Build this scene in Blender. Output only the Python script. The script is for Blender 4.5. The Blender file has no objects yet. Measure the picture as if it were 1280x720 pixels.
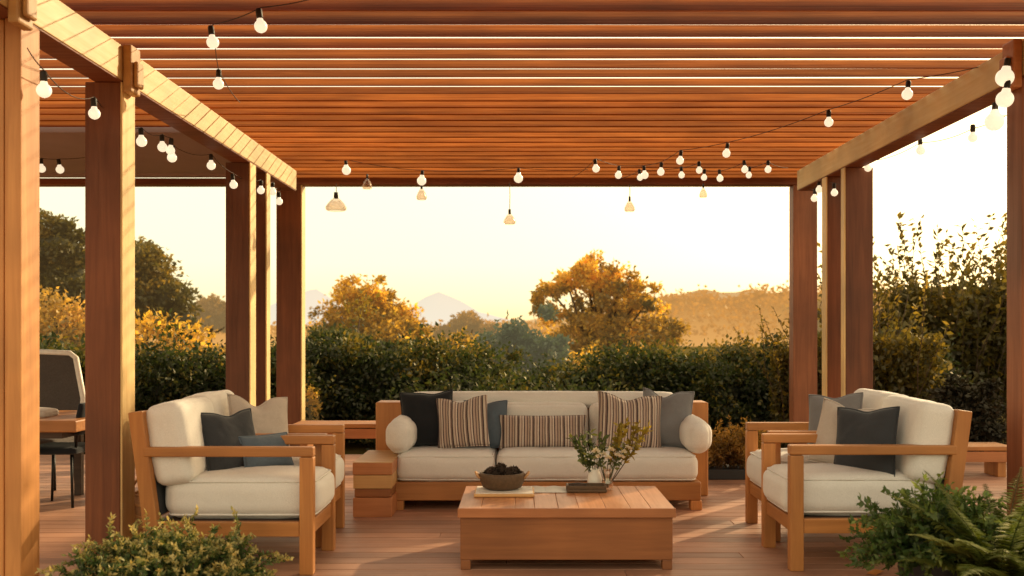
import bpy, bmesh, math, random
import numpy as np
from mathutils import Vector, Matrix, Euler, Quaternion, noise

random.seed(7)
RNG = np.random.default_rng(11)
R = math.radians
SC = bpy.context.scene
COL = SC.collection
FPX, CX, CY, CAMZ = 1200.0, 650.0, 415.0, 1.4      # focal length in photo pixels, vanishing point, eye height

def at(px, py, D):
    """world point seen at photo pixel (px,py) standing at depth D"""
    return Vector(((px - CX) / FPX * D, D, CAMZ - (py - CY) / FPX * D))

# ------------------------------------------------------------------ materials
def lin(r, g, b):
    f = lambda c: ((c / 255) / 12.92) if c / 255 <= .04045 else (((c / 255) + .055) / 1.055) ** 2.4
    return (f(r), f(g), f(b), 1)

class NT:
    def __init__(s, name):
        s.m = bpy.data.materials.new(name); s.m.use_nodes = True
        s.t = s.m.node_tree; s.t.nodes.clear()
        s.out = s.n('ShaderNodeOutputMaterial')
    def n(s, typ, **kw):
        nd = s.t.nodes.new(typ)
        for k, v in kw.items():
            if k.startswith('i_'):
                nd.inputs[k[2:].replace('_', ' ')].default_value = v
            else:
                setattr(nd, k, v)
        return nd
    def l(s, a, b): s.t.links.new(a, b)
    def ramp(s, fac, stops, interp='LINEAR'):
        r = s.n('ShaderNodeValToRGB'); cr = r.color_ramp; cr.interpolation = interp
        while len(cr.elements) < len(stops): cr.elements.new(0.5)
        for e, (p, c) in zip(cr.elements, stops):
            e.position = p; e.color = c if len(c) == 4 else (*c, 1)
        s.l(fac, r.inputs[0]); return r.outputs[0]
    def mix(s, fac, a, b, blend='MIX'):
        m = s.n('ShaderNodeMix', data_type='RGBA', blend_type=blend)
        for sock, v in ((m.inputs[0], fac), (m.inputs[6], a), (m.inputs[7], b)):
            if hasattr(v, 'is_output'): s.l(v, sock)
            else: sock.default_value = v if not isinstance(v, tuple) or len(v) == 4 else (*v, 1)
        return m.outputs[2]
    def math(s, op, a, b=0.0):
        m = s.n('ShaderNodeMath', operation=op)
        for i, v in enumerate((a, b)):
            if hasattr(v, 'is_output'): s.l(v, m.inputs[i])
            else: m.inputs[i].default_value = v
        return m.outputs[0]

def wood(name, dark, light, axis='x', rough=.55, scale=1.0, attr=False, bump=.25, spec=.5, rv0=.82, rv1=1.12):
    t = NT(name)
    tc = t.n('ShaderNodeTexCoord'); oi = t.n('ShaderNodeObjectInfo')
    mp = t.n('ShaderNodeMapping')
    s = {'x': (1.2, 22, 22), 'y': (22, 1.2, 22), 'z': (22, 22, 1.2)}[axis]
    mp.inputs['Scale'].default_value = [v * scale for v in s]
    ad = t.n('ShaderNodeVectorMath', operation='ADD')
    sc = t.n('ShaderNodeVectorMath', operation='SCALE'); sc.inputs[0].default_value = (3.1, 7.7, 5.3)
    t.l(t.math('MULTIPLY', oi.outputs['Random'], 9.0), sc.inputs['Scale'])
    t.l(tc.outputs['Object'], ad.inputs[0]); t.l(sc.outputs[0], ad.inputs[1]); t.l(ad.outputs[0], mp.inputs[0])
    n1 = t.n('ShaderNodeTexNoise', i_Scale=1.0, i_Detail=6.0, i_Roughness=.62, i_Distortion=.6); t.l(mp.outputs[0], n1.inputs[0])
    n2 = t.n('ShaderNodeTexNoise', i_Scale=1.7, i_Detail=3.0); t.l(ad.outputs[0], n2.inputs[0])
    c = t.ramp(n1.outputs[0], [(.28, dark), (.5, tuple((a + b) / 2 for a, b in zip(dark, light))), (.72, light)])
    v = t.ramp(n2.outputs[0], [(.3, (.72, .72, .72)), (.7, (1.12, 1.12, 1.12))])
    c = t.mix(1.0, c, v, 'MULTIPLY')
    rv = t.ramp(oi.outputs['Random'], [(0, (rv0, rv0 * .98, rv0 * .96)), (1, (rv1, rv1, rv1))])
    c = t.mix(1.0, c, rv, 'MULTIPLY')
    if attr:
        at_ = t.n('ShaderNodeAttribute', attribute_name='tint')
        c = t.mix(1.0, c, t.ramp(at_.outputs['Fac'], [(0, (.62, .60, .60)), (1, (1.2, 1.2, 1.18))]), 'MULTIPLY')
    b = t.n('ShaderNodeBsdfPrincipled', i_Roughness=rough)
    b.inputs['Specular IOR Level'].default_value = spec
    t.l(c, b.inputs['Base Color'])
    t.l(t.ramp(n1.outputs[0], [(0, (rough + .15,) * 3), (1, (rough - .1,) * 3)]), b.inputs['Roughness'])
    bp = t.n('ShaderNodeBump', i_Strength=bump, i_Distance=.004); t.l(n1.outputs[0], bp.inputs['Height']); t.l(bp.outputs[0], b.inputs['Normal'])
    t.l(b.outputs[0], t.out.inputs[0]); return t.m

def fabric(name, col, col2=None, scale=420, stripes=None, bump=.35):
    t = NT(name); tc = t.n('ShaderNodeTexCoord')
    w1 = t.n('ShaderNodeTexNoise', i_Scale=float(scale), i_Detail=2.0); t.l(tc.outputs['Object'], w1.inputs[0])
    big = t.n('ShaderNodeTexNoise', i_Scale=5.0, i_Detail=4.0); t.l(tc.outputs['Object'], big.inputs[0])
    if stripes:
        sx = t.n('ShaderNodeSeparateXYZ'); t.l(tc.outputs['Object'], sx.inputs[0])
        wob = t.math('MULTIPLY', t.math('SUBTRACT', big.outputs[0], .5), .012)
        v = t.math('FRACT', t.math('ADD', t.math('MULTIPLY', t.math('ADD', sx.outputs[0], wob), 1.0 / stripes[0]), 8.0))
        c = t.ramp(v, stripes[1], 'CONSTANT')
    else:
        c = t.mix(big.outputs[0], col, col2 or tuple(x * .86 for x in col[:3]))
    c = t.mix(1.0, c, t.ramp(w1.outputs[0], [(.3, (.8, .8, .8)), (.7, (1.12, 1.12, 1.12))]), 'MULTIPLY')
    b = t.n('ShaderNodeBsdfPrincipled', i_Roughness=.95); b.inputs['Sheen Weight'].default_value = .15
    b.inputs['Specular IOR Level'].default_value = .2
    t.l(c, b.inputs['Base Color'])
    bp = t.n('ShaderNodeBump', i_Strength=bump, i_Distance=.002); t.l(w1.outputs[0], bp.inputs['Height'])
    b2 = t.n('ShaderNodeBump', i_Strength=.35, i_Distance=.03); t.l(big.outputs[0], b2.inputs['Height']); t.l(bp.outputs[0], b2.inputs['Normal'])
    t.l(b2.outputs[0], b.inputs['Normal'])
    t.l(b.outputs[0], t.out.inputs[0]); return t.m

def plain(name, col, rough=.5, metal=0.0, noisy=.12, scale=30.0, emis=None, es=0.0, spec=.5):
    t = NT(name); tc = t.n('ShaderNodeTexCoord')
    n = t.n('ShaderNodeTexNoise', i_Scale=scale, i_Detail=4.0); t.l(tc.outputs['Object'], n.inputs[0])
    c = t.mix(n.outputs[0], tuple(x * (1 - noisy) for x in col[:3]), tuple(min(1, x * (1 + noisy)) for x in col[:3]))
    b = t.n('ShaderNodeBsdfPrincipled', i_Roughness=rough, i_Metallic=metal)
    b.inputs['Specular IOR Level'].default_value = spec
    t.l(c, b.inputs['Base Color'])
    if emis:
        b.inputs['Emission Color'].default_value = (*emis, 1); b.inputs['Emission Strength'].default_value = es
    t.l(b.outputs[0], t.out.inputs[0]); return t.m

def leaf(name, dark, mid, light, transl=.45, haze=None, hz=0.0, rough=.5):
    """leaf surface: per-leaf tint, light shining through, optional painted distance haze"""
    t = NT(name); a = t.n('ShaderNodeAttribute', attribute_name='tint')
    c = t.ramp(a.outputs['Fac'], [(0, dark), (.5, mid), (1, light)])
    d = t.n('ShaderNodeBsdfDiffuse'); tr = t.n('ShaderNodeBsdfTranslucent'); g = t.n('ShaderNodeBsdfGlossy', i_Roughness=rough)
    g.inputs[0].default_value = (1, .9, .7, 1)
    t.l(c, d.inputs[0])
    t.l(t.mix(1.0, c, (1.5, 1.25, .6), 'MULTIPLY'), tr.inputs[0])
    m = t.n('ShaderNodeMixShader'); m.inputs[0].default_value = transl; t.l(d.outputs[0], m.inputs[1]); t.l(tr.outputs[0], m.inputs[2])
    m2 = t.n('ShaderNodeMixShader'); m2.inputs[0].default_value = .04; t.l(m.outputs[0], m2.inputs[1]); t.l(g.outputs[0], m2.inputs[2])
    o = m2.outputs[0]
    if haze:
        e = t.n('ShaderNodeEmission'); e.inputs[0].default_value = (*haze, 1)  # glow mixed over the leaf imitates haze in the air
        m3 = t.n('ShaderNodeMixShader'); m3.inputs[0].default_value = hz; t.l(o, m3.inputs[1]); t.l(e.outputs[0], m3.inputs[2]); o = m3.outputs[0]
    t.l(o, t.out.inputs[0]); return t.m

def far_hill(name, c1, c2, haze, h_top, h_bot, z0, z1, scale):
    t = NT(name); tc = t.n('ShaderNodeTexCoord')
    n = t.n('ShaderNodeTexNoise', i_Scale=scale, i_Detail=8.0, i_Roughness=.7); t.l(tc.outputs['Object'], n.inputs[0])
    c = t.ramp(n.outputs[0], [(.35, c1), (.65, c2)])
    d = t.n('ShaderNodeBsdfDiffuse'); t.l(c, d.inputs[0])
    e = t.n('ShaderNodeEmission'); e.inputs[0].default_value = (*haze, 1)  # haze painted in as glow, thicker toward the foot
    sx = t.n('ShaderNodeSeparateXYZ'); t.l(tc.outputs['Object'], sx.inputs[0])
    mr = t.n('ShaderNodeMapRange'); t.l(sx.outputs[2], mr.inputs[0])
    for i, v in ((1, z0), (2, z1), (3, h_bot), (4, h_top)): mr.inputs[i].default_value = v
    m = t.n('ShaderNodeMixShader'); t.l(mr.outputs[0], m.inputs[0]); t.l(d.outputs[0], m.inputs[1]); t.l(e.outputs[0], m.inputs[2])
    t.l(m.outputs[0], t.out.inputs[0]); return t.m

M = {}
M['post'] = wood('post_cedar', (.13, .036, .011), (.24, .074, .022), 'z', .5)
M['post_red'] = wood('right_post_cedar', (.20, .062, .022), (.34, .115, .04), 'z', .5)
M['post_lit'] = wood('lit_post_cedar', (.50, .20, .055), (.70, .32, .095), 'z', .5)  # cedar lightened to carry the bounce light on the front posts
M['beam'] = wood('beam_pine', (.82, .55, .22), (.95, .72, .36), 'y', .5)
M['lit_side'] = wood('lit_side_pine', (.78, .50, .19), (.92, .66, .30), 'z', .5)
M['header'] = wood('header_cedar', (.20, .06, .025), (.30, .10, .04), 'x', .55)
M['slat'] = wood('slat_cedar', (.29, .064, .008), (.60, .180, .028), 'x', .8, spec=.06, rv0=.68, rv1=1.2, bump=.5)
M['teak_x'] = wood('teak_long', (.40, .15, .038), (.58, .25, .07), 'x', .45)
M['teak_y'] = wood('teak_cross', (.40, .15, .038), (.58, .25, .07), 'y', .45)
M['teak_z'] = wood('teak_upright', (.40, .15, .038), (.58, .25, .07), 'z', .45)
M['table_top'] = wood('table_plank', (.42, .165, .062), (.60, .265, .105), 'y', .35, attr=True)
M['table_body'] = wood('table_body', (.24, .08, .022), (.36, .13, .038), 'x', .5)
M['deck'] = wood('deck_board', (.46, .235, .145), (.64, .35, .225), 'x', .5, attr=True)
M['pale_wood'] = wood('pale_slab', (.54, .28, .10), (.70, .41, .16), 'x', .5)
M['red_wood'] = wood('red_slab', (.42, .15, .05), (.56, .22, .08), 'x', .5)
M['dark_wood'] = wood('dark_wood', (.03, .015, .01), (.09, .045, .025), 'x', .5)
M['soffit'] = plain('grey_canvas', (.36, .26, .24), .8, scale=3)
M['cream'] = fabric('cream_cushion', (.74, .705, .655), (.80, .765, .71))
M['navy'] = fabric('slate_cloth', (.034, .037, .044), (.052, .055, .062))
M['black_cloth'] = fabric('black_cloth', (.010, .012, .016), (.020, .022, .026))
M['grey_cloth'] = fabric('grey_cloth', (.175, .175, .185), (.24, .24, .25))
M['dove_cloth'] = fabric('pale_grey_cloth', (.50, .43, .37), (.58, .50, .43))
M['blue_cloth'] = fabric('blue_grey_cloth', (.085, .115, .15), (.12, .15, .185))
_st = [(0, lin(178, 158, 142)), (.10, lin(96, 80, 76)), (.17, lin(206, 190, 174)), (.27, lin(128, 106, 98)), (.36, lin(70, 60, 60)),
       (.44, lin(196, 178, 162)), (.56, lin(146, 122, 112)), (.64, lin(214, 200, 186)), (.72, lin(92, 76, 74)), (.80, lin(184, 162, 148)), (.92, lin(118, 98, 92))]
M['stripe'] = fabric('striped_cloth', None, stripes=(.125, _st))
M['webbing'] = fabric('black_webbing', (.012, .012, .014), (.02, .02, .022), scale=90)
M['black_metal'] = plain('black_metal', (.02, .02, .02), .4, .6)
M['dark_pot'] = plain('dark_pot', (.022, .022, .024), .6)
M['socket'] = plain('black_rubber', (.02, .015, .012), .6)
M['cord'] = plain('brown_cord', (.07, .035, .02), .7)
M['bulb'] = plain('lit_bulb', (.9, .8, .65), .2, noisy=.02, emis=(1.0, .86, .62), es=.85)
M['white_cer'] = plain('white_ceramic', (.78, .72, .64), .35)
M['paper'] = plain('paper', (.78, .70, .60), .8, noisy=.05)
M['bowl'] = plain('woven_bowl', (.10, .055, .025), .7, noisy=.5, scale=60)
M['cone'] = plain('pine_cone', (.045, .025, .015), .9, noisy=.5, scale=60)
M['rattan'] = plain('rattan', (.55, .30, .13), .7, noisy=.3, scale=60)
M['chair_grey'] = fabric('grey_weave', (.07, .06, .055), (.10, .085, .075), scale=120)
M['stem'] = plain('bark', (.09, .055, .03), .9, noisy=.4, scale=18)
M['petal'] = leaf('white_petal', (.6, .58, .5), (.75, .72, .65), (.85, .82, .75), .35)
M['lf_hedge'] = leaf('hedge_leaf', (.014, .026, .014), (.042, .066, .024), (.22, .17, .035), .40)
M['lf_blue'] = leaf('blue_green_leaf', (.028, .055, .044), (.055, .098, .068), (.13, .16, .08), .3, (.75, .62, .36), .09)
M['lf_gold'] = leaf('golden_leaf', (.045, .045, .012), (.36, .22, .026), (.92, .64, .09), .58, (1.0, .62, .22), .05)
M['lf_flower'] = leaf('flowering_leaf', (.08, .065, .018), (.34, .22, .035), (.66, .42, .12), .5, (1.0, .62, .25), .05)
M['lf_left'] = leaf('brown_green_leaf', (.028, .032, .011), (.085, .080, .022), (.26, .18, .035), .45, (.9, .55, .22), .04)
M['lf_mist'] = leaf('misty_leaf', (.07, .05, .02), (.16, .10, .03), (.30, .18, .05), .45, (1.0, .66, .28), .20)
M['lf_twig'] = leaf('shrub_leaf', (.026, .027, .010), (.125, .105, .024), (.45, .31, .055), .52)
M['lf_dark'] = leaf('dark_evergreen_leaf', (.008, .008, .006), (.016, .015, .010), (.035, .028, .014), .2)
M['lf_dry'] = leaf('dry_shrub_leaf', (.08, .05, .015), (.22, .13, .03), (.45, .27, .07), .45)
M['lf_juniper'] = leaf('juniper_leaf', (.016, .044, .015), (.070, .125, .032), (.55, .46, .18), .3)
M['lf_bush'] = leaf('potted_leaf', (.018, .046, .014), (.060, .120, .030), (.22, .29, .08), .4)
M['lf_fern'] = leaf('fern_leaf', (.035, .065, .014), (.12, .165, .030), (.24, .27, .07), .45)
M['lf_vase'] = leaf('sprig_leaf', (.03, .055, .025), (.08, .12, .045), (.20, .21, .07), .4)
M['lf_olive'] = leaf('olive_sprig_leaf', (.12, .10, .015), (.28, .22, .035), (.42, .33, .06), .4)
M['dry_leaf'] = plain('dry_leaf', (.55, .22, .05), .8)
M['soil'] = plain('soil', (.035, .022, .014), .95, noisy=.4)
def glass_mat():
    t = NT('tinted_glass'); tr = t.n('ShaderNodeBsdfTransparent'); tr.inputs[0].default_value = (.96, .90, .84, 1)
    g = t.n('ShaderNodeBsdfGlossy', i_Roughness=.08); g.inputs[0].default_value = (1, .92, .85, 1)
    d = t.n('ShaderNodeBsdfDiffuse'); d.inputs[0].default_value = (.85, .64, .52, 1)
    lw = t.n('ShaderNodeLayerWeight', i_Blend=.07)
    m = t.n('ShaderNodeMixShader'); t.l(lw.outputs['Facing'], m.inputs[0]); t.l(tr.outputs[0], m.inputs[1]); t.l(d.outputs[0], m.inputs[2])
    m2 = t.n('ShaderNodeMixShader'); m2.inputs[0].default_value = .12; t.l(m.outputs[0], m2.inputs[1]); t.l(g.outputs[0], m2.inputs[2])
    t.l(m2.outputs[0], t.out.inputs[0]); return t.m
M['glass'] = glass_mat()
def ground_mat():
    t = NT('meadow_ground'); tc = t.n('ShaderNodeTexCoord')
    n = t.n('ShaderNodeTexNoise', i_Scale=.6, i_Detail=8.0, i_Roughness=.7); t.l(tc.outputs['Object'], n.inputs[0])
    c = t.ramp(n.outputs[0], [(.3, (.05, .05, .018)), (.55, (.12, .09, .03)), (.75, (.20, .14, .05))])
    b = t.n('ShaderNodeBsdfDiffuse'); t.l(c, b.inputs[0]); t.l(b.outputs[0], t.out.inputs[0]); return t.m
M['ground'] = ground_mat()
HZ = (1.0, .60, .22)
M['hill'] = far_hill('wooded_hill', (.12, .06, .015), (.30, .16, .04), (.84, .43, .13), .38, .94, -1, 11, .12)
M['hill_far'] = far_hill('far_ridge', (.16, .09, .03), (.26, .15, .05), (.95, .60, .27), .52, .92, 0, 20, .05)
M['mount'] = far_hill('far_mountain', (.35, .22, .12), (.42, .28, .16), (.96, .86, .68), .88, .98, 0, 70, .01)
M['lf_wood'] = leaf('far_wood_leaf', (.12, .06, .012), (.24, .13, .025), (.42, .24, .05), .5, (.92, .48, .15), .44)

# ------------------------------------------------------------------ mesh helpers
class MB:
    def __init__(s): s.bm = bmesh.new(); s.tints = None
    def box(s, c, size, rot=None, bev=0.0, seg=2):
        b = bmesh.new(); bmesh.ops.create_cube(b, size=1.0)
        bmesh.ops.scale(b, vec=Vector(size), verts=b.verts)
        if bev: bmesh.ops.bevel(b, geom=b.edges[:], offset=bev, segments=seg, affect='EDGES', profile=.5)
        m = Matrix.Translation(Vector(c))
        if rot is not None: m = m @ (rot.to_matrix().to_4x4() if isinstance(rot, (Euler, Quaternion)) else rot)
        bmesh.ops.transform(b, matrix=m, verts=b.verts)
        s._join(b); return s
    def _join(s, b):
        me = bpy.data.meshes.new('tmp'); b.to_mesh(me); b.free(); s.bm.from_mesh(me); bpy.data.meshes.remove(me)
    def bar(s, p, q, w, d, bev=.004, up=Vector((0, 1, 0))):
        p, q = Vector(p), Vector(q); z = (q - p); L = z.length; z.normalize()
        x = up.cross(z)
        if x.length < 1e-4: x = Vector((1, 0, 0)).cross(z)
        x.normalize(); y = z.cross(x)
        m = Matrix((x, y, z)).transposed().to_4x4()
        return s.box((p + q) / 2, (w, d, L), m, bev)
    def tube(s, pts, rads, seg=8, cap=True):
        pts = [Vector(p) for p in pts]; n = len(pts)
        if not hasattr(rads, '__len__'): rads = [rads] * n
        rings = []; ref = Vector((.3, .2, .9))
        for i, p in enumerate(pts):
            d = (pts[min(i + 1, n - 1)] - pts[max(i - 1, 0)]).normalized()
            a = d.cross(ref)
            if a.length < .05: a = d.cross(Vector((1, 0, 0)))
            a.normalize(); b = d.cross(a); ref = b.cross(d) if False else ref
            rings.append([s.bm.verts.new(p + (a * math.cos(2 * math.pi * k / seg) + b * math.sin(2 * math.pi * k / seg)) * rads[i]) for k in range(seg)])
        for i in range(n - 1):
            for k in range(seg):
                s.bm.faces.new((rings[i][k], rings[i][(k + 1) % seg], rings[i + 1][(k + 1) % seg], rings[i + 1][k]))
        if cap:
            s.bm.faces.new(rings[0][::-1]); s.bm.faces.new(rings[-1])
        return s
    def lathe(s, prof, c=(0, 0, 0), seg=24):
        c = Vector(c); rings = []
        for r, z in prof:
            rings.append([s.bm.verts.new(c + Vector((max(r, 1e-4) * math.cos(2 * math.pi * k / seg), max(r, 1e-4) * math.sin(2 * math.pi * k / seg), z))) for k in range(seg)])
        for i in range(len(rings) - 1):
            for k in range(seg):
                s.bm.faces.new((rings[i][k], rings[i][(k + 1) % seg], rings[i + 1][(k + 1) % seg], rings[i + 1][k]))
        return s
    def build(s, name, mat, parent=None, smooth=False, loc=None, rot=None):
        bmesh.ops.recalc_face_normals(s.bm, faces=s.bm.faces[:])
        me = bpy.data.meshes.new(name); s.bm.to_mesh(me); s.bm.free()
        return link(name, me, mat, parent, smooth, loc, rot)

def link(name, me, mat, parent=None, smooth=False, loc=None, rot=None):
    me.materials.append(mat)
    if smooth: me.polygons.foreach_set('use_smooth', [True] * len(me.polygons))
    o = bpy.data.objects.new(name, me); COL.objects.link(o)
    if parent: o.parent = parent
    if loc is not None: o.location = loc
    if rot is not None: o.rotation_euler = rot
    return o

def tag(o, label=None, cat=None, group=None, kind=None):
    if label: o['label'] = label
    if cat: o['category'] = cat
    if group: o['group'] = group
    if kind: o['kind'] = kind
    return o

def empty(name, loc, label, cat, group=None, rz=0):
    o = bpy.data.objects.new(name, None); o.empty_display_size = .1; COL.objects.link(o)
    o.location = loc; o.rotation_euler = (0, 0, rz); tag(o, label, cat, group); return o

def copy_tree(o, parent=None):
    c = o.copy(); COL.objects.link(c)
    if parent is not None: c.parent = parent
    for ch in [x for x in bpy.data.objects if x.parent == o]: copy_tree(ch, c)
    return c

def np_mesh(name, V, F, tint=None):
    me = bpy.data.meshes.new(name)
    V = np.asarray(V, np.float32); F = np.asarray(F, np.int32)
    me.vertices.add(len(V)); me.vertices.foreach_set('co', V.ravel())
    k = F.shape[1]
    me.loops.add(F.size); me.loops.foreach_set('vertex_index', F.ravel())
    me.polygons.add(len(F)); me.polygons.foreach_set('loop_start', np.arange(0, F.size, k, dtype=np.int32))
    me.update(calc_edges=True)
    if tint is not None:
        a = me.attributes.new('tint', 'FLOAT', 'FACE'); a.data.foreach_set('value', np.asarray(tint, np.float32))
    return me

def cushion(size, r=.06, bulge=(.0, .0, .03), n=14, wr=.006, seed=0):
    """soft block: rounded edges, swollen faces, slight creases"""
    sx, sy, sz = [v / 2 for v in size]; bm = bmesh.new(); bmesh.ops.create_cube(bm, size=2.0)
    bmesh.ops.subdivide_edges(bm, edges=bm.edges[:], cuts=n, use_grid_fill=True)
    off = Vector((seed * 3.7, seed * 1.3, seed * 2.1))
    r = min(r, sx * .98, sy * .98, sz * .98)
    for v in bm.verts:
        u = v.co.copy()
        f = lambda t: math.copysign(1 - (1 - abs(t)) ** 1.5, t)
        p = Vector((f(u.x) * sx, f(u.y) * sy, f(u.z) * sz))
        q = Vector((max(-sx + r, min(sx - r, p.x)), max(-sy + r, min(sy - r, p.y)), max(-sz + r, min(sz - r, p.z))))
        d = p - q
        if d.length > 1e-6: p = q + d.normalized() * min(d.length, r) if d.length > r else q + d
        p.x += math.copysign(bulge[0], u.x) * (1 - u.y ** 2) * (1 - u.z ** 2) * abs(u.x)
        p.y += math.copysign(bulge[1], u.y) * (1 - u.x ** 2) * (1 - u.z ** 2) * abs(u.y)
        p.z += math.copysign(bulge[2], u.z) * (1 - u.x ** 2) * (1 - u.y ** 2) * abs(u.z)
        k = noise.noise(p * 5 + off) * wr * 1.6 + noise.noise(p * 13 + off) * wr * .7
        p += (p.normalized() if p.length > 1e-6 else Vector()) * k
        v.co = p
    me = bpy.data.meshes.new('cushion'); bm.to_mesh(me); bm.free(); return me

def piping(size, r, z_side, mat, parent):
    sx, sy, sz = [v / 2 for v in size]; r = min(r, sx * .98, sy * .98, sz * .98); k = r * .72; pts = []
    for cx, cy, a0 in ((sx - r, sy - r, 0), (-sx + r, sy - r, 90), (-sx + r, -sy + r, 180), (sx - r, -sy + r, 270)):
        for a in range(0, 91, 15):
            pts.append((cx + k * math.cos(R(a0 + a)), cy + k * math.sin(R(a0 + a)), z_side * (sz - r + k)))
    n = []
    for i in range(len(pts)):
        p, q = Vector(pts[i]), Vector(pts[(i + 1) % len(pts)]); m = max(1, int((q - p).length / .05))
        n += [p.lerp(q, j / m) for j in range(m)]
    n.append(n[0])
    MB().tube(n, .0065, 6, cap=False).build('piping', mat, parent, True)

def pillow_mesh(w, h, t, dent=.0, lean=0.0, seed=0, n=26):
    """knife-edge scatter pillow, local x across, z up, y thickness"""
    bm = bmesh.new(); off = Vector((seed * 5.1, seed * 2.7, 0)); grid = {}
    def pos(i, j, side):
        u, v = i / n * 2 - 1, j / n * 2 - 1
        prof = ((1 - abs(u) ** 2.6) * (1 - abs(v) ** 2.6)) ** .55
        x = u * (1 - .06 * (1 - v * v) * abs(u)) * w / 2
        z = v * (1 - .055 * (1 - u * u) * abs(v)) * h / 2
        if dent: 
            k = math.exp(-((u - lean) / .38) ** 2) * max(0, (v + .3) / 1.3) ** 1.5
            z -= dent * k; prof *= 1 - .35 * k
        y = side * prof * t / 2
        cr = noise.noise(Vector((u * 2.2, v * 2.2, side)) + off) * .012 + noise.noise(Vector((u * 6, v * 6, side)) + off) * .005
        return Vector((x, y + cr * prof, z))
    for side in (-1, 1):
        for i in range(n + 1):
            for j in range(n + 1):
                edge = i in (0, n) or j in (0, n)
                key = (i, j, 0 if edge else side)
                if key not in grid: grid[key] = bm.verts.new(pos(i, j, 0 if edge else side))
        g = lambda i, j: grid[(i, j, 0 if (i in (0, n) or j in (0, n)) else side)]
        for i in range(n):
            for j in range(n):
                f = (g(i, j), g(i + 1, j), g(i + 1, j + 1), g(i, j + 1))
                try: bm.faces.new(f if side < 0 else f[::-1])
                except ValueError: pass
    # welt along the seam
    ring = [pos(i, 0, 0) for i in range(n)] + [pos(n, j, 0) for j in range(n)] + [pos(n - i, n, 0) for i in range(n)] + [pos(0, n - j, 0) for j in range(n)]
    mb = MB(); mb.bm.free(); mb.bm = bm; mb.tube(ring + [ring[0]], .006, 6, cap=False)
    me = bpy.data.meshes.new('pillow'); bm.to_mesh(me); bm.free(); return me

def throw_pillow(name, label, mat, loc, w, h, t, rz=0, tilt=0, roll=0, dent=0.0, lean=0.0, seed=0, group=None):
    o = link(name, pillow_mesh(w, h, t, dent, lean, seed), mat, smooth=True)
    o.location = loc
    o.rotation_euler = (Matrix.Rotation(rz, 3, 'Z') @ Matrix.Rotation(tilt, 3, 'X') @ Matrix.Rotation(roll, 3, 'Y')).to_euler()
    tag(o, label, 'pillow', group); return o

# leaves ------------------------------------------------------------
def leaves(P, N, L, W, tint, jit=.35):
    """diamond leaves: base points P, growth direction N, length L, width W -> V, F, T arrays"""
    k = len(P); P = np.asarray(P); N = N / (np.linalg.norm(N, axis=1, keepdims=True) + 1e-9)
    r = RNG.normal(size=(k, 3)); S = np.cross(N, r); S /= (np.linalg.norm(S, axis=1, keepdims=True) + 1e-9)
    L = L * (1 + RNG.uniform(-jit, jit, (k, 1))); W = W * (1 + RNG.uniform(-jit, jit, (k, 1)))
    B = np.cross(N, S)
    tip = P + N * L + B * L * .12
    mid = P + N * L * .45 - B * L * .05
    V = np.stack([P, mid + S * W / 2, tip, mid - S * W / 2], 1).reshape(-1, 3)
    F = np.arange(k * 4).reshape(-1, 4)
    return V, F, np.clip(tint, 0, 1)

def merge(parts):
    V, F, T, o = [], [], [], 0
    for v, f, t in parts:
        V.append(v); F.append(f + o); T.append(t); o += len(v)
    return np.concatenate(V), np.concatenate(F), np.concatenate(T)

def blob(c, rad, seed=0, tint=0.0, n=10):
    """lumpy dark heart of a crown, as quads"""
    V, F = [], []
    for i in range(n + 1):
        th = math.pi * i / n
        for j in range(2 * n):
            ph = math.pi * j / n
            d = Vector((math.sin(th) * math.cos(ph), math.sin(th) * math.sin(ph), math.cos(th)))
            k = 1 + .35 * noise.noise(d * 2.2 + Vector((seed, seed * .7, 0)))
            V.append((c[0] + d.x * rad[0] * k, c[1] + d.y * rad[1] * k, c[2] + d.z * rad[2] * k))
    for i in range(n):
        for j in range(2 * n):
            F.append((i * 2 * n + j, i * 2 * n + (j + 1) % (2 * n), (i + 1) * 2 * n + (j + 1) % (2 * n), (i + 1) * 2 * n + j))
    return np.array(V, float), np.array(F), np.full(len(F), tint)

def crown(lobes, n_clump, per, leafL, clump_r=.18, core=.0, sun=True, base_t=.35, spread=.28, seed=0, fill=.55, gold=0.0):
    """lobes: [(cx,cy,cz,rx,ry,rz)], clumps sit near the lobe surface and inside; leaves point outward. Leaf clumps vary from dark to light"""
    parts = []; cl = []
    vol = np.array([l[3] * l[4] * l[5] for l in lobes]) ** .67; vol /= vol.sum()
    for li in RNG.choice(len(lobes), n_clump, p=vol):
        x, y, z, rx, ry, rz = lobes[li]
        d = RNG.normal(size=3); d /= np.linalg.norm(d)
        r = RNG.uniform(fill, 1.0) * (1 + .16 * RNG.normal())
        cl.append((x + d[0] * rx * r, y + d[1] * ry * r, z + d[2] * rz * r, *d, (rx + ry + rz) / 3))
    zs = np.array([c[2] for c in cl]); zlo, zhi = zs.min(), zs.max()
    for c in cl:
        m = int(per * RNG.uniform(.55, 1.35)); cr = clump_r * c[6] * RNG.uniform(.6, 1.35)
        P = RNG.normal(size=(m, 3)) * cr * np.array([1, 1, .72]) + np.array(c[:3])
        N = RNG.normal(size=(m, 3)) * .9 + np.array(c[3:6]) * .8 + np.array([0, 0, -.15])
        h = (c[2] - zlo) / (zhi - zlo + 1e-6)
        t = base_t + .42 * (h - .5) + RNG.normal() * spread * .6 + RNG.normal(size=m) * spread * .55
        if gold and RNG.uniform() < gold: t = t + .45  # random clumps tinted gold to paint sunlight on the hedge
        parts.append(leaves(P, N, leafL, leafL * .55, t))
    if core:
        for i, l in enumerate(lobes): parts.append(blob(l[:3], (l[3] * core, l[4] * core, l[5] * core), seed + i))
    return merge(parts), cl

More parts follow.
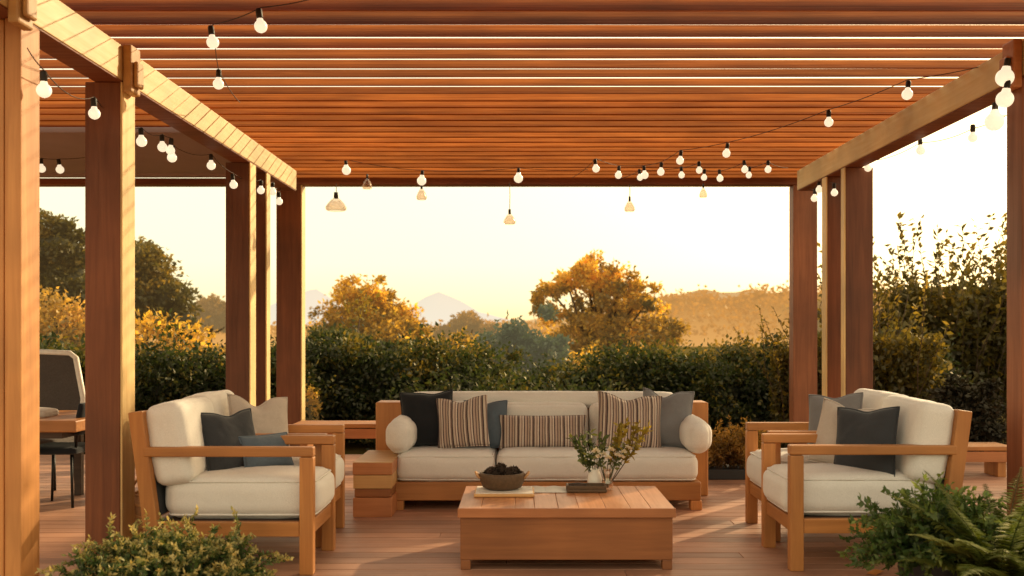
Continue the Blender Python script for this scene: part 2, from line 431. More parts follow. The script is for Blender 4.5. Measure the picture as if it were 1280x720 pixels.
def tree(name, label, cat, base, lobes, mat, n_clump, per, leafL, trunk_r=.12, group=None, core=0.0, limbs=7, **kw):
    """trunk with limbs running into the leaf clumps; crown in local coordinates"""
    base = Vector(base)
    o = empty(name, base, label, cat, group)
    loc = [(l[0] - base.x, l[1] - base.y, l[2] - base.z, *l[3:]) for l in lobes]
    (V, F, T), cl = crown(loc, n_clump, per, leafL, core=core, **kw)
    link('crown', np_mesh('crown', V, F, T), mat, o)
    mb = MB(); mz = min(l[2] - l[5] * .3 for l in loc); cxm = sum(l[0] for l in loc) / len(loc); cym = sum(l[1] for l in loc) / len(loc)
    top = Vector((cxm, cym, max(.25, mz)))
    pts = [Vector((0, 0, -.05)).lerp(top, k / 5) + Vector((random.uniform(-.3, .3), random.uniform(-.3, .3), 0)) * trunk_r * (1 if 0 < k < 5 else 0) for k in range(6)]
    mb.tube(pts, [trunk_r * (1.25 - .11 * k) for k in range(6)], 8)
    for c in random.sample(cl, min(limbs, len(cl))):
        e = Vector(c[:3]); s_ = pts[random.choice((3, 4, 5))]; m = s_.lerp(e, .5) + Vector((0, 0, -.06 * (e - s_).length))
        mb.tube([s_, m, e], [trunk_r * .55, trunk_r * .36, trunk_r * .12], 6)
    mb.build('trunk', M['stem'], o, True)
    return o

def px_lobe(px, py, D, rpx, rpy, ry=None):
    p = at(px, py, D); k = D / FPX
    return (p.x, p.y, p.z, rpx * k, ry if ry is not None else rpx * k * .9, rpy * k)

# ------------------------------------------------------------------ setting
def make_ground():
    n = 60; xs = np.sign(np.linspace(-1, 1, n)) * np.abs(np.linspace(-1, 1, n)) ** 3 * 3000
    ys = np.linspace(-.35, 1, n); ys = np.sign(ys) * np.abs(ys) ** 3 * 3500
    V = [(x, y, -.16 - max(0, min(1, (y - 18) / 40)) * 1.2 + .05 * noise.noise(Vector((x * .2, y * .2, 0)))) for y in ys for x in xs]
    F = [(j * n + i, j * n + i + 1, (j + 1) * n + i + 1, (j + 1) * n + i) for j in range(n - 1) for i in range(n - 1)]
    o = link('ground', np_mesh('ground', V, F), M['ground']); tag(o, kind='structure')
make_ground()

def make_deck():
    mb = MB(); tints = []; bw, gap = .148, .006
    y = -3.0; k = 0
    verts, faces, T = [], [], []
    while y < 10.95:
        x = -8.2 + random.uniform(-2.2, 0)
        while x < 5.2:
            x2 = x + random.uniform(3.2, 4.8); t = random.uniform(.1, .9)
            b = bmesh.new(); bmesh.ops.create_cube(b, size=1.0)
            bmesh.ops.scale(b, vec=Vector((x2 - x - .003, bw - gap, .026)), verts=b.verts)
            bmesh.ops.bevel(b, geom=[e for e in b.edges if all(v.co.z > 0 for v in e.verts)], offset=.003, segments=1, affect='EDGES')
            bmesh.ops.translate(b, vec=Vector(((x + x2) / 2, y, -.013 + random.uniform(-.0008, .0008))), verts=b.verts)
            tints += [t] * len(b.faces); mb._join(b); x = x2
        y += bw
    me = bpy.data.meshes.new('deck'); mb.bm.to_mesh(me); mb.bm.free()
    a = me.attributes.new('tint', 'FLOAT', 'FACE'); a.data.foreach_set('value', tints)
    o = link('deck', me, M['deck']); tag(o, kind='structure')
    # dark joists and packed earth under the boards
    MB().box((-1.5, 3.97, -.085), (13.4, 13.9, .11)).build('deck_base', M['dark_wood']).__setitem__('kind', 'structure')
make_deck()

def ridge(name, mat, D, prof, depth, bump, bfreq, n=220, x_pad=0):
    """long hill: prof = [(px, py)] skyline in the photo at depth D"""
    V, F = [], []; m = 14
    pxs = [p[0] for p in prof]; pys = [p[1] for p in prof]
    for i in range(n + 1):
        px = pxs[0] + (pxs[-1] - pxs[0]) * i / n
        py = np.interp(px, pxs, pys); p = at(px, py, D)
        for j in range(m + 1):
            f = j / m; yy = D - depth + 2 * depth * f
            h = math.sin(math.pi * f) ** .8
            z = -2 + (p.z + 2) * h + bump * h * (noise.noise(Vector((p.x * bfreq, yy * bfreq, 3.3))) + .5 * noise.noise(Vector((p.x * bfreq * 2.7, yy * bfreq * 2.7, 1))))
            V.append((p.x, yy, z))
    for i in range(n):
        for j in range(m):
            F.append((i * (m + 1) + j, (i + 1) * (m + 1) + j, (i + 1) * (m + 1) + j + 1, i * (m + 1) + j + 1))
    o = link(name, np_mesh(name, V, F), mat, smooth=True); tag(o, kind='structure'); return np.array(V)
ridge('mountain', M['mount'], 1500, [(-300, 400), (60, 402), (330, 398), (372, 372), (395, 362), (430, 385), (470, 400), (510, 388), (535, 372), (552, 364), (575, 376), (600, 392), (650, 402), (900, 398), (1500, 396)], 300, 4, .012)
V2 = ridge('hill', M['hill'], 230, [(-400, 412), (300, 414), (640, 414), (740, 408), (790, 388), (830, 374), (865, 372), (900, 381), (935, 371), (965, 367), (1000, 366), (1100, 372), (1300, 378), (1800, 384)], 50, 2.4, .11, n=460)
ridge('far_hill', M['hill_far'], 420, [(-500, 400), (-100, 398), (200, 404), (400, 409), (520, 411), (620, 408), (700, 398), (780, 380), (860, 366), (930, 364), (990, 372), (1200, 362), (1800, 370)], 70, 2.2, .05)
# the wood that covers the near hill reads as one mass
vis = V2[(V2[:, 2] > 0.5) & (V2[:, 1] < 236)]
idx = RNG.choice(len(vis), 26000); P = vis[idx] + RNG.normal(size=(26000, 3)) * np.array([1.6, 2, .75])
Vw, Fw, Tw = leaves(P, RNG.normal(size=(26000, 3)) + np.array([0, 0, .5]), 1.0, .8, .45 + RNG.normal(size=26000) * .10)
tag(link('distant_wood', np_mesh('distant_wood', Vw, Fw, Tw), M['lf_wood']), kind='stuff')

# ------------------------------------------------------------------ pergola
XL, XR = -2.485, 3.08
pg = empty('pergola', (0, 7.5, 0), 'large cedar pergola with louvre slat roof standing over the whole deck', 'pergola')
def pgl(mb, name, mat, smooth=False):
    o = mb.build(name, mat, None, smooth); o.parent = pg; o.matrix_parent_inverse = Matrix.Translation((0, -7.5, 0)); return o
def post(x0, x1, y0, y1, mat='post', z1=2.964):
    side = 1 if x1 < 0 else -1                    # a pale strip paints sunlight onto the inner side of the dark posts
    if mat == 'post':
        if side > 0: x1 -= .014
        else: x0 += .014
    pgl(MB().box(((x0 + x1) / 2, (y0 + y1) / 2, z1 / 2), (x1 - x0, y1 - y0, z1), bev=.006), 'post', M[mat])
    if mat == 'post': pgl(MB().box(((x1 if side > 0 else x0) + side * .0068, (y0 + y1) / 2, z1 / 2), (.013, y1 - y0 - .004, z1 - .002), bev=.002), 'post_lit_side', M['lit_side'])
post(XL - .082, XL, 4.78, 4.97, 'post_lit', 2.965)
post(XL - .27, XL - .096, 4.80, 4.97, 'post_lit', 2.965)
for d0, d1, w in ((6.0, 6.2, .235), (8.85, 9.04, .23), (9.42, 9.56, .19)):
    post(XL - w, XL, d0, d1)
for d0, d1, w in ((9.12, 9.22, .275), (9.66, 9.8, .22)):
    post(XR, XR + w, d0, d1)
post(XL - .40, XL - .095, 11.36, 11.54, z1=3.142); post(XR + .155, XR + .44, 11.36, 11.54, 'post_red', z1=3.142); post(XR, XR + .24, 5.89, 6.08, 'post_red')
for x, s in ((XL, -1), (XR, 1)):
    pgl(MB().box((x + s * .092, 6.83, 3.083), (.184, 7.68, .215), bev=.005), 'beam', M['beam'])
    pgl(MB().box((x + s * .092, 6.83, 2.9705), (.172, 7.66, .009), bev=.002), 'beam_shade', M['header'])  # dark strip painting the shade under the beam
pgl(MB().box((-1.4, 11.45, 3.182), (10.4, .2, .075), bev=.005), 'header', M['header'])
pgl(MB().box((-6.35, 6.83, 3.083), (.16, 7.68, .215), bev=.005), 'beam', M['beam'])
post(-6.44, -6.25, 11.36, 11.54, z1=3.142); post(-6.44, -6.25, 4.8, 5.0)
SB = math.tan(R(22)) / math.cos(R(42)); SL = .21      # louvres tilted along the low sun
ys = 4.0; k = 0
while ys < 11.4:
    th = .004 if ys < 7.3 else .011; h0 = 1.807; s0 = h0 / ys; gap = .02 if ys < 5.75 else (.06 if ys < 6.0 else (.15 if ys < 7.3 else -.03))
    tt = s0 + (1 - gap) * (h0 / (ys - .235) - s0)          # how far each louvre must reach to close on its neighbour
    SL = min(1.4, (tt * ys - h0) / (SB - tt)) if tt < SB - .02 else 1.4
    xr = 3.46
    xl = -6.42 if ys < 8.6 else XL - .19
    c = Vector(((xl + xr) / 2, ys + SL / 2, 3.207 + SB * SL / 2 + th / 2 * .9))
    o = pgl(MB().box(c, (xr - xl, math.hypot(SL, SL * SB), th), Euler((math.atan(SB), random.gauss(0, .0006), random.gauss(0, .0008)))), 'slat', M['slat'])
    ys += .235; k += 1
pgl(MB().box((-4.55, 9.86, 3.235), (3.72, 2.22, .05), bev=.01).box((-4.55, 8.735, 3.37), (3.72, .03, .32), bev=.005).box((-4.55, 11.0, 3.225), (3.72, .07, .07), bev=.02).box((-4.55, 11.2, 3.245), (3.72, .32, .04), bev=.01), 'canopy_panel', M['soffit'])
for (x, y, s) in ((XL, 6.07, 1), (XL, 4.72, 1), (XR, 5.95, -1)):
    mb = MB().box((x + s * .03, y, 3.05), (.056, .15, .30), bev=.012).box((x + s * .075, y, 3.02), (.03, .10, .16), bev=.012)
    pgl(mb, 'bracket', M['pale_wood'] if s > 0 else M['red_wood'])

# ------------------------------------------------------------------ string lights
def bulb_mesh(r):
    mb = MB(); mb.lathe([(r * .42, r * 1.25), (r * .5, r * .98)] + [(r * math.sin(a), r * math.cos(a)) for a in [R(d) for d in range(32, 181, 12)]], seg=16); return mb
_b = {}
def string_light(label, bulbs, ends=(), r=.037, drop=.065, sag=.05):
    """bulbs: list of bulb centres in order; the cord runs a little above them"""
    o = empty('string_light', bulbs[0], label, 'string light', 'string lights hung under the pergola')
    base = Vector(bulbs[0])
    path = []; pts = [Vector(b) + Vector((0, 0, r + drop)) for b in bulbs]
    if ends: pts = [Vector(ends[0])] + pts + [Vector(ends[1])]
    for i in range(len(pts) - 1):
        L = (pts[i + 1] - pts[i]).length
        for j in range(8):
            f = j / 8; path.append(pts[i].lerp(pts[i + 1], f) + Vector((0, 0, -sag * L * 4 * f * (1 - f) * .5)) - base)
    path.append(pts[-1] - base)
    MB().tube(path, .003, 6).build('cord', M['cord'], o, True)
    for b in bulbs:
        rr = r * random.uniform(.92, 1.06)
        x = bulb_mesh(rr).build('bulb', M['bulb'], o, True); x.location = Vector(b) - base
        s = MB().lathe([(1e-4, .062), (.014, .06), (.018, .05), (.018, .012), (.013, .0), (1e-4, 0)], seg=12).build('socket', M['socket'], x, True)
        s.location = (0, 0, rr * 1.02)
        x.rotation_euler = (random.uniform(-.15, .15), random.uniform(-.15, .15), 0)
    return o
def zp(px, py, z): return at(px, py, (z - CAMZ) * FPX / (CY - py))
string_light('string light with three round bulbs under the slats at the upper left', [zp(326, 33, 3.06), zp(266, 53, 3.06), zp(273, 105, 3.08)],
             (zp(420, -10, 3.19), zp(300, 128, 3.19)))
string_light('string light running along the left beam from the front post to the rear posts',
             [at(55, 113, 4.84), at(118, 142, 5.84), at(177, 177, 6.98), at(203, 184, 7.5), at(213, 188, 7.62), at(215, 197, 7.7), at(264, 207, 8.35), at(292, 231, 8.68), at(326, 238, 9.3), at(341, 240, 9.75), at(349, 252, 10.2)],
             (at(34, 60, 4.72), at(352, 228, 10.6)), sag=.12)
string_light('string light with two small bulbs in the far left bay of the pergola', [at(75, 212, 9.2), at(52, 211, 9.3)], (at(110, 196, 9.2), at(20, 196, 9.3)))
string_light('string light climbing from the middle of the header to the right beam',
             [zp(745, 211, 3.03), zp(773, 219, 3.05), zp(806, 219, 3.05), zp(826, 215, 3.04), zp(850, 201, 3.06), zp(908, 192, 3.06), zp(1036, 153, 3.06), zp(1134, 118, 3.07)],
             (zp(715, 222, 3.14), at(1240, 80, 6.4)), sag=.03)
string_light('string light with small bulbs across the rear right corner under the slats',
             [zp(800, 222, 3.08), zp(852, 219, 3.08), zp(874, 213, 3.08), zp(880, 222, 3.08), zp(900, 223, 3.06), zp(931, 212, 3.08), zp(936, 219, 3.08), zp(960, 212, 3.08)],
             (zp(770, 224, 3.16), zp(985, 210, 3.18)), r=.034, drop=.045)
string_light('string light with three bulbs along the header right of the left rear post',
             [at(433, 213, 10.3), at(527, 226, 10.55), at(648, 223, 10.5)], (at(400, 200, 10.45), at(735, 212, 10.45)), r=.05, sag=.04)
string_light('string light sagging outside the right beam against the pale sky', [at(1216, 172, 7.0), at(1151, 188, 7.9), at(1085, 210, 9.05)],
             (at(1262, 142, 6.6), at(1070, 205, 9.3)), r=.036, drop=.03, sag=.06)
string_light('string light bunched around the right rear posts', [at(1043, 241, 9.5), at(1024, 237, 10.0), at(1018, 248, 10.1)], (at(1056, 232, 9.3), at(1010, 236, 10.5)))
string_light('string light with fat bulbs bunched at the top of the right front post', [at(1256, 97, 5.72), at(1256, 124, 5.70), at(1243, 152, 5.78)],
             (at(1262, 80, 6.0), at(1262, 142, 6.6)), r=.054, drop=.02)

def pendant(px, py, D, w, h, top, label):
    p = at(px, py, D); o = empty('pendant_lamp', p, label, 'pendant lamp', 'glass pendants hung from the header')
    MB().tube([(0, 0, h * .55), (0.004, 0, (top + h) / 2), (0, 0, top)], .004, 6).build('cord', M['cord'], o)
    MB().lathe([(1e-4, h * .95), (w * .1, h * .93), (w * .11, h * .5), (1e-4, h * .48)], seg=12).build('cap', M['socket'], o, True)
    MB().lathe([(w * .1, h * .55), (w * .22, h * .42), (w * .38, h * .15), (w * .5, -h * .12), (w * .47, -h * .3), (w * .36, -h * .38), (w * .44, -h * .28), (w * .46, -h * .12), (w * .34, h * .13), (w * .2, h * .38)], seg=24).build('shade', M['glass'], o, True)
    return o
pendant(420, 257, 10.79, .24, .16, .25, 'widest glass pendant hanging under the header above the sofa left of centre')
pendant(527, 244, 10.79, .12, .14, .14, 'small glass pendant close under the header, above the striped pillow on the left')
pendant(637, 275, 10.79, .14, .13, .42, 'lowest hanging glass pendant, in the middle over the sofa')
pendant(787, 259, 10.79, .12, .13, .26, 'glass pendant under the header above the leafy vase')
pendant(879, 242, 10.79, .09, .12, .12, 'tiny glass pendant close under the header near the right rear post')
pendant(459, 231, 10.79, .11, .13, .08, 'small glass pendant tucked against the header beside the widest one')

# ------------------------------------------------------------------ armchairs
def make_chair(loc, rz, label):
    W, Hh = .68, .735
    o = empty('armchair', loc, label, 'armchair', 'teak armchairs with cream cushions', rz)
    tz, tx = M['teak_z'], M['teak_x']
    for s in (-1, 1):
        y = s * (W / 2 - .0325)
        MB().box((.46, y, .339), (.08, .065, .678), bev=.006).build('leg', tz, o)
        MB().bar((-.40, y, 0), (-.525, y, .94), .085, .063, .006).build('leg', tz, o)
        MB().box((.012, y, .709), (.976, .072, .056), bev=.008, seg=3).build('arm', tx, o)
        MB().box((0, y, .262), (.837, .045, .085), bev=.005).build('side_rail', tx, o)
    MB().box((.457, 0, .262), (.05, W - .132, .085), bev=.005).build('front_rail', M['teak_y'], o)
    MB().box((-.425, 0, .262), (.05, W - .135, .085), bev=.005).build('rear_rail', M['teak_y'], o)
    MB().bar((-.507, 0, .85), (-.52, 0, .935), .04, W - .134, .005).build('back_rail', M['teak_y'], o)
    MB().bar((-.41, 0, .33), (-.495, 0, .84), .018, W - .136, .004).build('webbing', M['webbing'], o)
    MB().box((.0, 0, .293), (.86, W - .14, .018), bev=.004).build('seat_base', M['dark_wood'], o)
    s = link('seat_cushion', cushion((.90, W - .138, .23), .075, (.02, .0, .028), seed=loc[1]), M['cream'], o, True)
    s.location = (.06, 0, .428); piping((.905, W - .133, .235), .075, 1, M['cream'], s); piping((.905, W - .133, .235), .075, -1, M['cream'], s)
    b = link('back_cushion', cushion((.22, W - .06, .47), .055, (.018, .0, .008), seed=loc[1] + 3), M['cream'], o, True)
    b.location = (-.352, 0, .745); b.rotation_euler = (0, -R(9.5), 0)
    return o
make_chair((-1.69, 5.86, 0), 0, 'near teak armchair on the left with a slate pillow in it')
make_chair((-1.76, 6.57, 0), 0, 'far teak armchair on the left, half hidden, with a pale grey pillow')
make_chair((2.08, 5.95, 0), math.pi, 'near teak armchair on the right beside the potted bush')
make_chair((2.16, 6.74, 0), math.pi, 'far teak armchair on the right, mostly hidden behind the nearer one')
throw_pillow('throw_pillow', 'dark slate pillow leaning in the near left armchair', M['navy'], (-1.80, 5.97, .715), .42, .40, .15, R(58), R(-16), 0, .03, 0.1, 1)
throw_pillow('throw_pillow', 'pale grey pillow with a dented top in the far left armchair', M['dove_cloth'], (-1.79, 6.60, .755), .48, .42, .15, R(50), R(-14), R(6), .07, -.1, 2)
throw_pillow('throw_pillow', 'low blue grey pillow lying beside the slate one in the near left armchair', M['blue_cloth'], (-1.60, 6.06, .645), .36, .22, .12, R(50), R(-20), 0, .0, 0, 3)
throw_pillow('throw_pillow', 'charcoal pillow leaning in the near right armchair', M['navy'], (2.13, 5.92, .73), .42, .42, .16, R(-52), R(-14), R(-4), .022, 0, 4)
throw_pillow('throw_pillow', 'pale grey pillow behind the charcoal one on the right', M['dove_cloth'], (2.07, 6.14, .735), .40, .42, .14, R(-48), R(-14), R(8), .03, 0, 5)
throw_pillow('throw_pillow', 'mid grey pillow in the far right armchair', M['grey_cloth'], (2.20, 6.72, .76), .42, .42, .15, R(-50), R(-12), R(-5), .025, 0, 6)

# ------------------------------------------------------------------ sofa
sf = empty('sofa', (.21, 8.0, 0), 'long teak sofa with cream cushions at the back of the deck', 'sofa')
def sfp(o): o.parent = sf; o.matrix_parent_inverse = Matrix.Translation((-.21, -8.0, 0)); return o
def sbox(name, c, size, mat, bev=.006): return sfp(MB().box(c, size, bev=bev).build(name, mat))
sbox('base', (.213, 7.99, .148), (2.42, .90, .145), M['teak_x'], .008)
for x in (-.96, 1.385):
    for y in (7.58, 8.38): sbox('leg', (x, y, .0375), (.09, .09, .075), M['teak_z'])
sbox('backboard', (.19, 8.43, .44), (2.34, .06, .60), M['teak_x'])
sbox('side_panel', (-1.115, 8.32, .40), (.235, .26, .80), M['teak_z'], .012)
sbox('side_panel', (1.515, 8.32, .40), (.185, .26, .80), M['teak_z'], .012)
for i, (x0, x1) in enumerate(((-.985, -.195), (-.185, .605), (.615, 1.405))):
    c = sfp(link('seat_cushion', cushion((x1 - x0, .82, .215), .07, (.0, .02, .02), seed=i), M['cream'], None, True)); c.location = ((x0 + x1) / 2, 7.95, .328); piping((x1 - x0, .825, .22), .07, 1, M['cream'], c); piping((x1 - x0, .825, .22), .07, -1, M['cream'], c)
for i, (x0, x1) in enumerate(((-.93, -.205), (-.195, .575), (.585, 1.33))):
    c = sfp(link('back_cushion', cushion((x1 - x0, .20, .38), .06, (.0, .04, .015), seed=i + 7), M['cream'], None, True)); c.location = ((x0 + x1) / 2, 8.20, .60); c.rotation_euler = (R(-7), 0, 0)
c = sfp(link('back_bolster', cushion((2.30, .17, .13), .06, (.0, .01, .008), n=20, seed=12), M['cream'], None, True)); c.location = (.20, 8.31, .815)
for x in (-.965, 1.425):
    c = sfp(link('arm_bolster', cushion((.215, .60, .27), .105, (.01, .02, .01), seed=x * 3), M['cream'], None, True)); c.location = (x, 7.90, .565)
throw_pillow('throw_pillow', 'black pillow at the left end of the sofa', M['black_cloth'], (-.77, 7.99, .68), .44, .46, .17, R(6), R(-14), R(-3), .02, .3, 7)
throw_pillow('throw_pillow', 'square brown striped pillow on the left of the sofa next to the black one', M['stripe'], (-.47, 7.88, .66), .42, .42, .16, R(-6), R(-16), R(-5), .04, -.05, 8)
throw_pillow('throw_pillow', 'blue grey pillow peeping out between the striped pillow and the long lumbar pillow', M['blue_cloth'], (-.285, 8.0, .63), .36, .40, .12, R(4), R(-12), 0, .02, 0, 9)
throw_pillow('throw_pillow', 'long low striped lumbar pillow in the middle of the sofa', M['stripe'], (.19, 7.94, .575), .72, .27, .15, 0, R(-12), 0, .0, 0, 10)
throw_pillow('throw_pillow', 'wide striped pillow on the right of the sofa behind the vase', M['stripe'], (.90, 7.89, .67), .54, .45, .16, R(8), R(-15), R(5), .05, -.1, 11)
throw_pillow('throw_pillow', 'smoky grey pillow at the right end of the sofa', M['grey_cloth'], (1.22, 8.0, .68), .42, .48, .16, R(-12), R(-12), R(4), .06, -.2, 12)

# side table of stacked slabs
st = empty('side_table', (-1.115, 7.63, 0), 'chunky wooden side table of stacked slabs at the left end of the sofa', 'side table')
for z0, z1, m, ins in ((.32, .41, 'red_wood', 0), (.215, .317, 'pale_wood', .004), (.15, .212, 'table_body', .012), (.0, .147, 'red_wood', .002)):
    MB().box((0, 0, (z0 + z1) / 2), (.30 - 2 * ins, .76 - 2 * ins, z1 - z0), bev=.006).build('slab', M[m], st)
MB().box((0, 0, .4125), (.298, .758, .005), bev=.002).build('table_top', M['pale_wood'], st)

# ------------------------------------------------------------------ coffee table and what stands on it
ct = empty('coffee_table', (.2735, 6.05, 0), 'low wooden box coffee table with a plank top in front of the sofa', 'coffee table')
mb = MB(); x = -.6375; tint = []
ws = [.135, .20, .115, .14, .12, .16, .145, .12, .14]; ws = [w * 1.275 / sum(ws) for w in ws]
for i, w in enumerate(ws):
    b = bmesh.new(); bmesh.ops.create_cube(b, size=1); bmesh.ops.scale(b, vec=Vector((w - .0016, .82, .05)), verts=b.verts)
    bmesh.ops.bevel(b, geom=b.edges[:], offset=.0025, segments=1, affect='EDGES'); bmesh.ops.translate(b, vec=Vector((x + w / 2, 0, .339)), verts=b.verts)
    tint += [[.45, .5, .6, .75, .6, .7, .5, .58, .5][i]] * len(b.faces); mb._join(b); x += w
me = bpy.data.meshes.new('tabletop'); mb.bm.to_mesh(me); mb.bm.free(); a = me.attributes.new('tint', 'FLOAT', 'FACE'); a.data.foreach_set('value', tint)
link('tabletop', me, M['table_top'], ct)
MB().box((0, -.4195, .339), (1.279, .018, .054), bev=.003).build('edge_trim', M['red_wood'], ct)
for s in (-1, 1): MB().box((0, s * .387, .186), (1.25, .03, .254), bev=.004).build('side_board', M['table_body'], ct)
for s in (-1, 1): MB().box((s * .610, 0, .186), (.03, .742, .254), bev=.004).build('end_board', M['table_body'], ct)
for sx in (-1, 1):
    for sy in (-1, 1): MB().box((sx * .594, sy * .370, .029), (.058, .058, .058), bev=.004).build('leg', M['table_body'], ct)
TZ = .3655
bd = empty('serving_board', (-.10, 6.16, TZ), 'pale serving board under the woven bowl on the coffee table', 'board')
MB().box((0, 0, .0095), (.38, .30, .019), bev=.006).build('board', M['pale_wood'], bd)
MB().box((0, 0, .0215), (.36, .28, .005), bev=.002).build('cloth', M['paper'], bd)
bw = empty('bowl', (-.115, 6.20, TZ + .0245), 'dark woven bowl of pine cones on the coffee table', 'bowl')
MB().lathe([(1e-4, 0), (.10, 0), (.125, .012), (.143, .05), (.148, .09), (.142, .105), (.132, .105), (.136, .09), (.13, .05), (.11, .02), (1e-4, .016)], seg=36).build('bowl_body', M['bowl'], bw, True)
for s in (-1, 1):
    MB().tube([(s * .143, -.035, .07), (s * .165, -.03, .095), (s * .172, 0, .105), (s * .165, .03, .095), (s * .143, .035, .07)], .008, 8).build('handle', M['rattan'], bw, True)
for i, (x, y, z) in enumerate(((-.05, -.02, .098), (.045, -.03, .1), (0, .05, .1), (.075, .04, .092), (-.08, .04, .09), (.0, .0, .12))):
    cn = empty('pine_cone', Vector(bw.location) + Vector((x, y, z)), 'brown pine cone in the woven bowl', 'pine cone', 'pine cones in the woven bowl')
    parts = []
    k = 70; i_ = np.arange(k); ph = i_ * 2.4; zz = np.linspace(-.85, .95, k); rr = .040 * np.sqrt(np.clip(1 - zz ** 2, 0, 1))
    P = np.stack([rr * .5 * np.cos(ph), rr * .5 * np.sin(ph), zz * .036], 1); N = np.stack([np.cos(ph), np.sin(ph), zz * .7 + .25], 1)
    Vc, Fc, Tc = leaves(P, N, .024, .024, np.full(k, .5), .15)
    b_ = blob((0, 0, 0), (.028, .028, .034), i, n=6)
    Vc, Fc, Tc = merge([(Vc, Fc, Tc), b_])
    link('scales', np_mesh('scales', Vc, Fc, Tc), M['cone'], cn)
    cn.rotation_euler = (random.uniform(-1, 1), random.uniform(-1, 1), random.uniform(0, 6))
mg = empty('magazine', (.165, 6.28, TZ), 'open pale magazine lying on the coffee table between the bowl and the tray', 'magazine')
for s in (-1, 1):
    V = [(s * .14 * i / 8, -.10 + .2 * j, .004 + .010 * math.sin(math.pi * min(1, i / 8 * 1.05)) * (1 - .3 * i / 8)) for i in range(9) for j in (0, 1)]
    V += [(v[0], v[1], 0.001) for v in V]
    F = [(2 * i, 2 * i + 1, 2 * i + 3, 2 * i + 2) for i in range(8)] + [(18 + 2 * i, 18 + 2 * i + 1, 18 + 2 * i + 3, 18 + 2 * i + 2) for i in range(8)] + [(2 * i, 2 * i + 2, 18 + 2 * i + 2, 18 + 2 * i) for i in range(8)] + [(2 * i + 1, 2 * i + 3, 18 + 2 * i + 3, 18 + 2 * i + 1) for i in range(8)] + [(16, 17, 35, 34)]
    link('page', np_mesh('page', V, F), M['paper'], mg, True)
ty = empty('tray', (.43, 6.235, TZ), 'small dark rough wooden tray on the coffee table in front of the white vase', 'tray')
V = []
mb = MB().box((0, 0, .012), (.26, .13, .024), bev=.008)
for (c, s) in (((0, -.058, .034), (.25, .014, .022)), ((0, .058, .034), (.25, .014, .022)), ((-.122, 0, .034), (.014, .10, .022)), ((.122, 0, .034), (.014, .10, .022))): mb.box(c, s, bev=.004)
mb.build('tray_body', M['bowl'], ty)
MB().lathe([(1e-4, 0), (.045, .002), (.055, .014), (.045, .026), (1e-4, .03)], (-.05, 0, .025), 14).build('dark_stone', M['cone'], ty, True)

def sprig_points(base, tip, n, curve):
    base, tip = Vector(base), Vector(tip); side = Vector((random.uniform(-1, 1), random.uniform(-1, 1), 0)) * curve
    return [base.lerp(tip, k / n) + side * math.sin(math.pi * k / n * .9) for k in range(n + 1)]
def bouquet(o, base, tips, leafmat, leafL, per, r=.0025, start=.35):
    mb = MB(); P, N = [], []
    for t in tips:
        pts = sprig_points(base, t, 7, .03); mb.tube(pts, [r * 1.2] * 4 + [r * .7] * 4, 5)
        for k in range(per):
            f = start + (1 - start) * k / per; i = min(6, int(f * 7)); q = pts[i].lerp(pts[i + 1], f * 7 - i)
            d = (pts[i + 1] - pts[i]).normalized(); P.append(q); N.append(d * .5 + Vector((random.gauss(0, 1), random.gauss(0, 1), random.gauss(0, .8))) * .6)
    mb.build('stem', M['stem'] if leafmat is not M['lf_vase'] else M['lf_vase'], o, True)
    V, F, T = leaves(np.array(P), np.array(N), leafL, leafL * .5, .45 + RNG.normal(size=len(P)) * .25)
    link('foliage', np_mesh('foliage', V, F, T), leafmat, o)
vz = empty('white_vase', (.495, 6.375, TZ), 'small white ceramic vase with leafy green sprigs on the coffee table', 'vase')
MB().lathe([(1e-4, 0), (.040, 0), (.048, .02), (.048, .07), (.036, .105), (.028, .115), (.032, .125), (.026, .125), (.022, .113), (.03, .1), (.04, .07), (.04, .02), (1e-4, .01)], seg=28).build('vase_body', M['white_cer'], vz, True)
bouquet(vz, (0, 0, .03), [(-.13, 0, .30), (-.10, -.03, .36), (-.04, .03, .38), (.02, -.02, .36), (.06, .03, .33), (-.16, .02, .34), (-.07, .0, .33), (-.12, .04, .33)], M['lf_vase'], .048, 26)
gv = empty('glass_vase', (.575, 6.30, TZ), 'slim clear glass vase with white flowers and olive sprigs on the coffee table', 'vase')
MB().lathe([(1e-4, .002), (.034, .002), (.040, .012), (.034, .05), (.024, .10), (.030, .135), (.027, .135), (.021, .10), (.031, .05), (.035, .014), (1e-4, .010)], seg=28).build('vase_body', M['glass'], gv, True)
bouquet(gv, (0, 0, .012), [(.10, .0, .40), (.18, .02, .42), (.24, -.01, .40), (.14, .03, .45), (.28, .02, .41), (.20, -.02, .45), (.07, .01, .43)], M['lf_olive'], .044, 40, r=.0018, start=.42)
bouquet(gv, (0, 0, .014), [(.04, .02, .30), (-.03, -.02, .27), (.11, -.02, .28), (.07, -.03, .26), (-.07, -.03, .28), (.14, 0, .31)], M['lf_vase'], .04, 12, start=.5)
for (x, y, z) in ((-.08, -.035, .255), (-.03, -.03, .235), (.02, -.04, .265), (.06, -.035, .235), (.10, -.03, .25), (.13, -.02, .275), (-.06, -.04, .22), (.0, -.045, .215), (.085, -.04, .22)):
    k = 26; d = RNG.normal(size=(k, 3)); d[:, 2] = np.abs(d[:, 2]) * .7; Vp, Fp, Tp = leaves(np.zeros((k, 3)) + (x, y, z), d, .026, .022, RNG.uniform(.3, 1, k))
    link('flower', np_mesh('flower', Vp, Fp, Tp), M['petal'], gv)

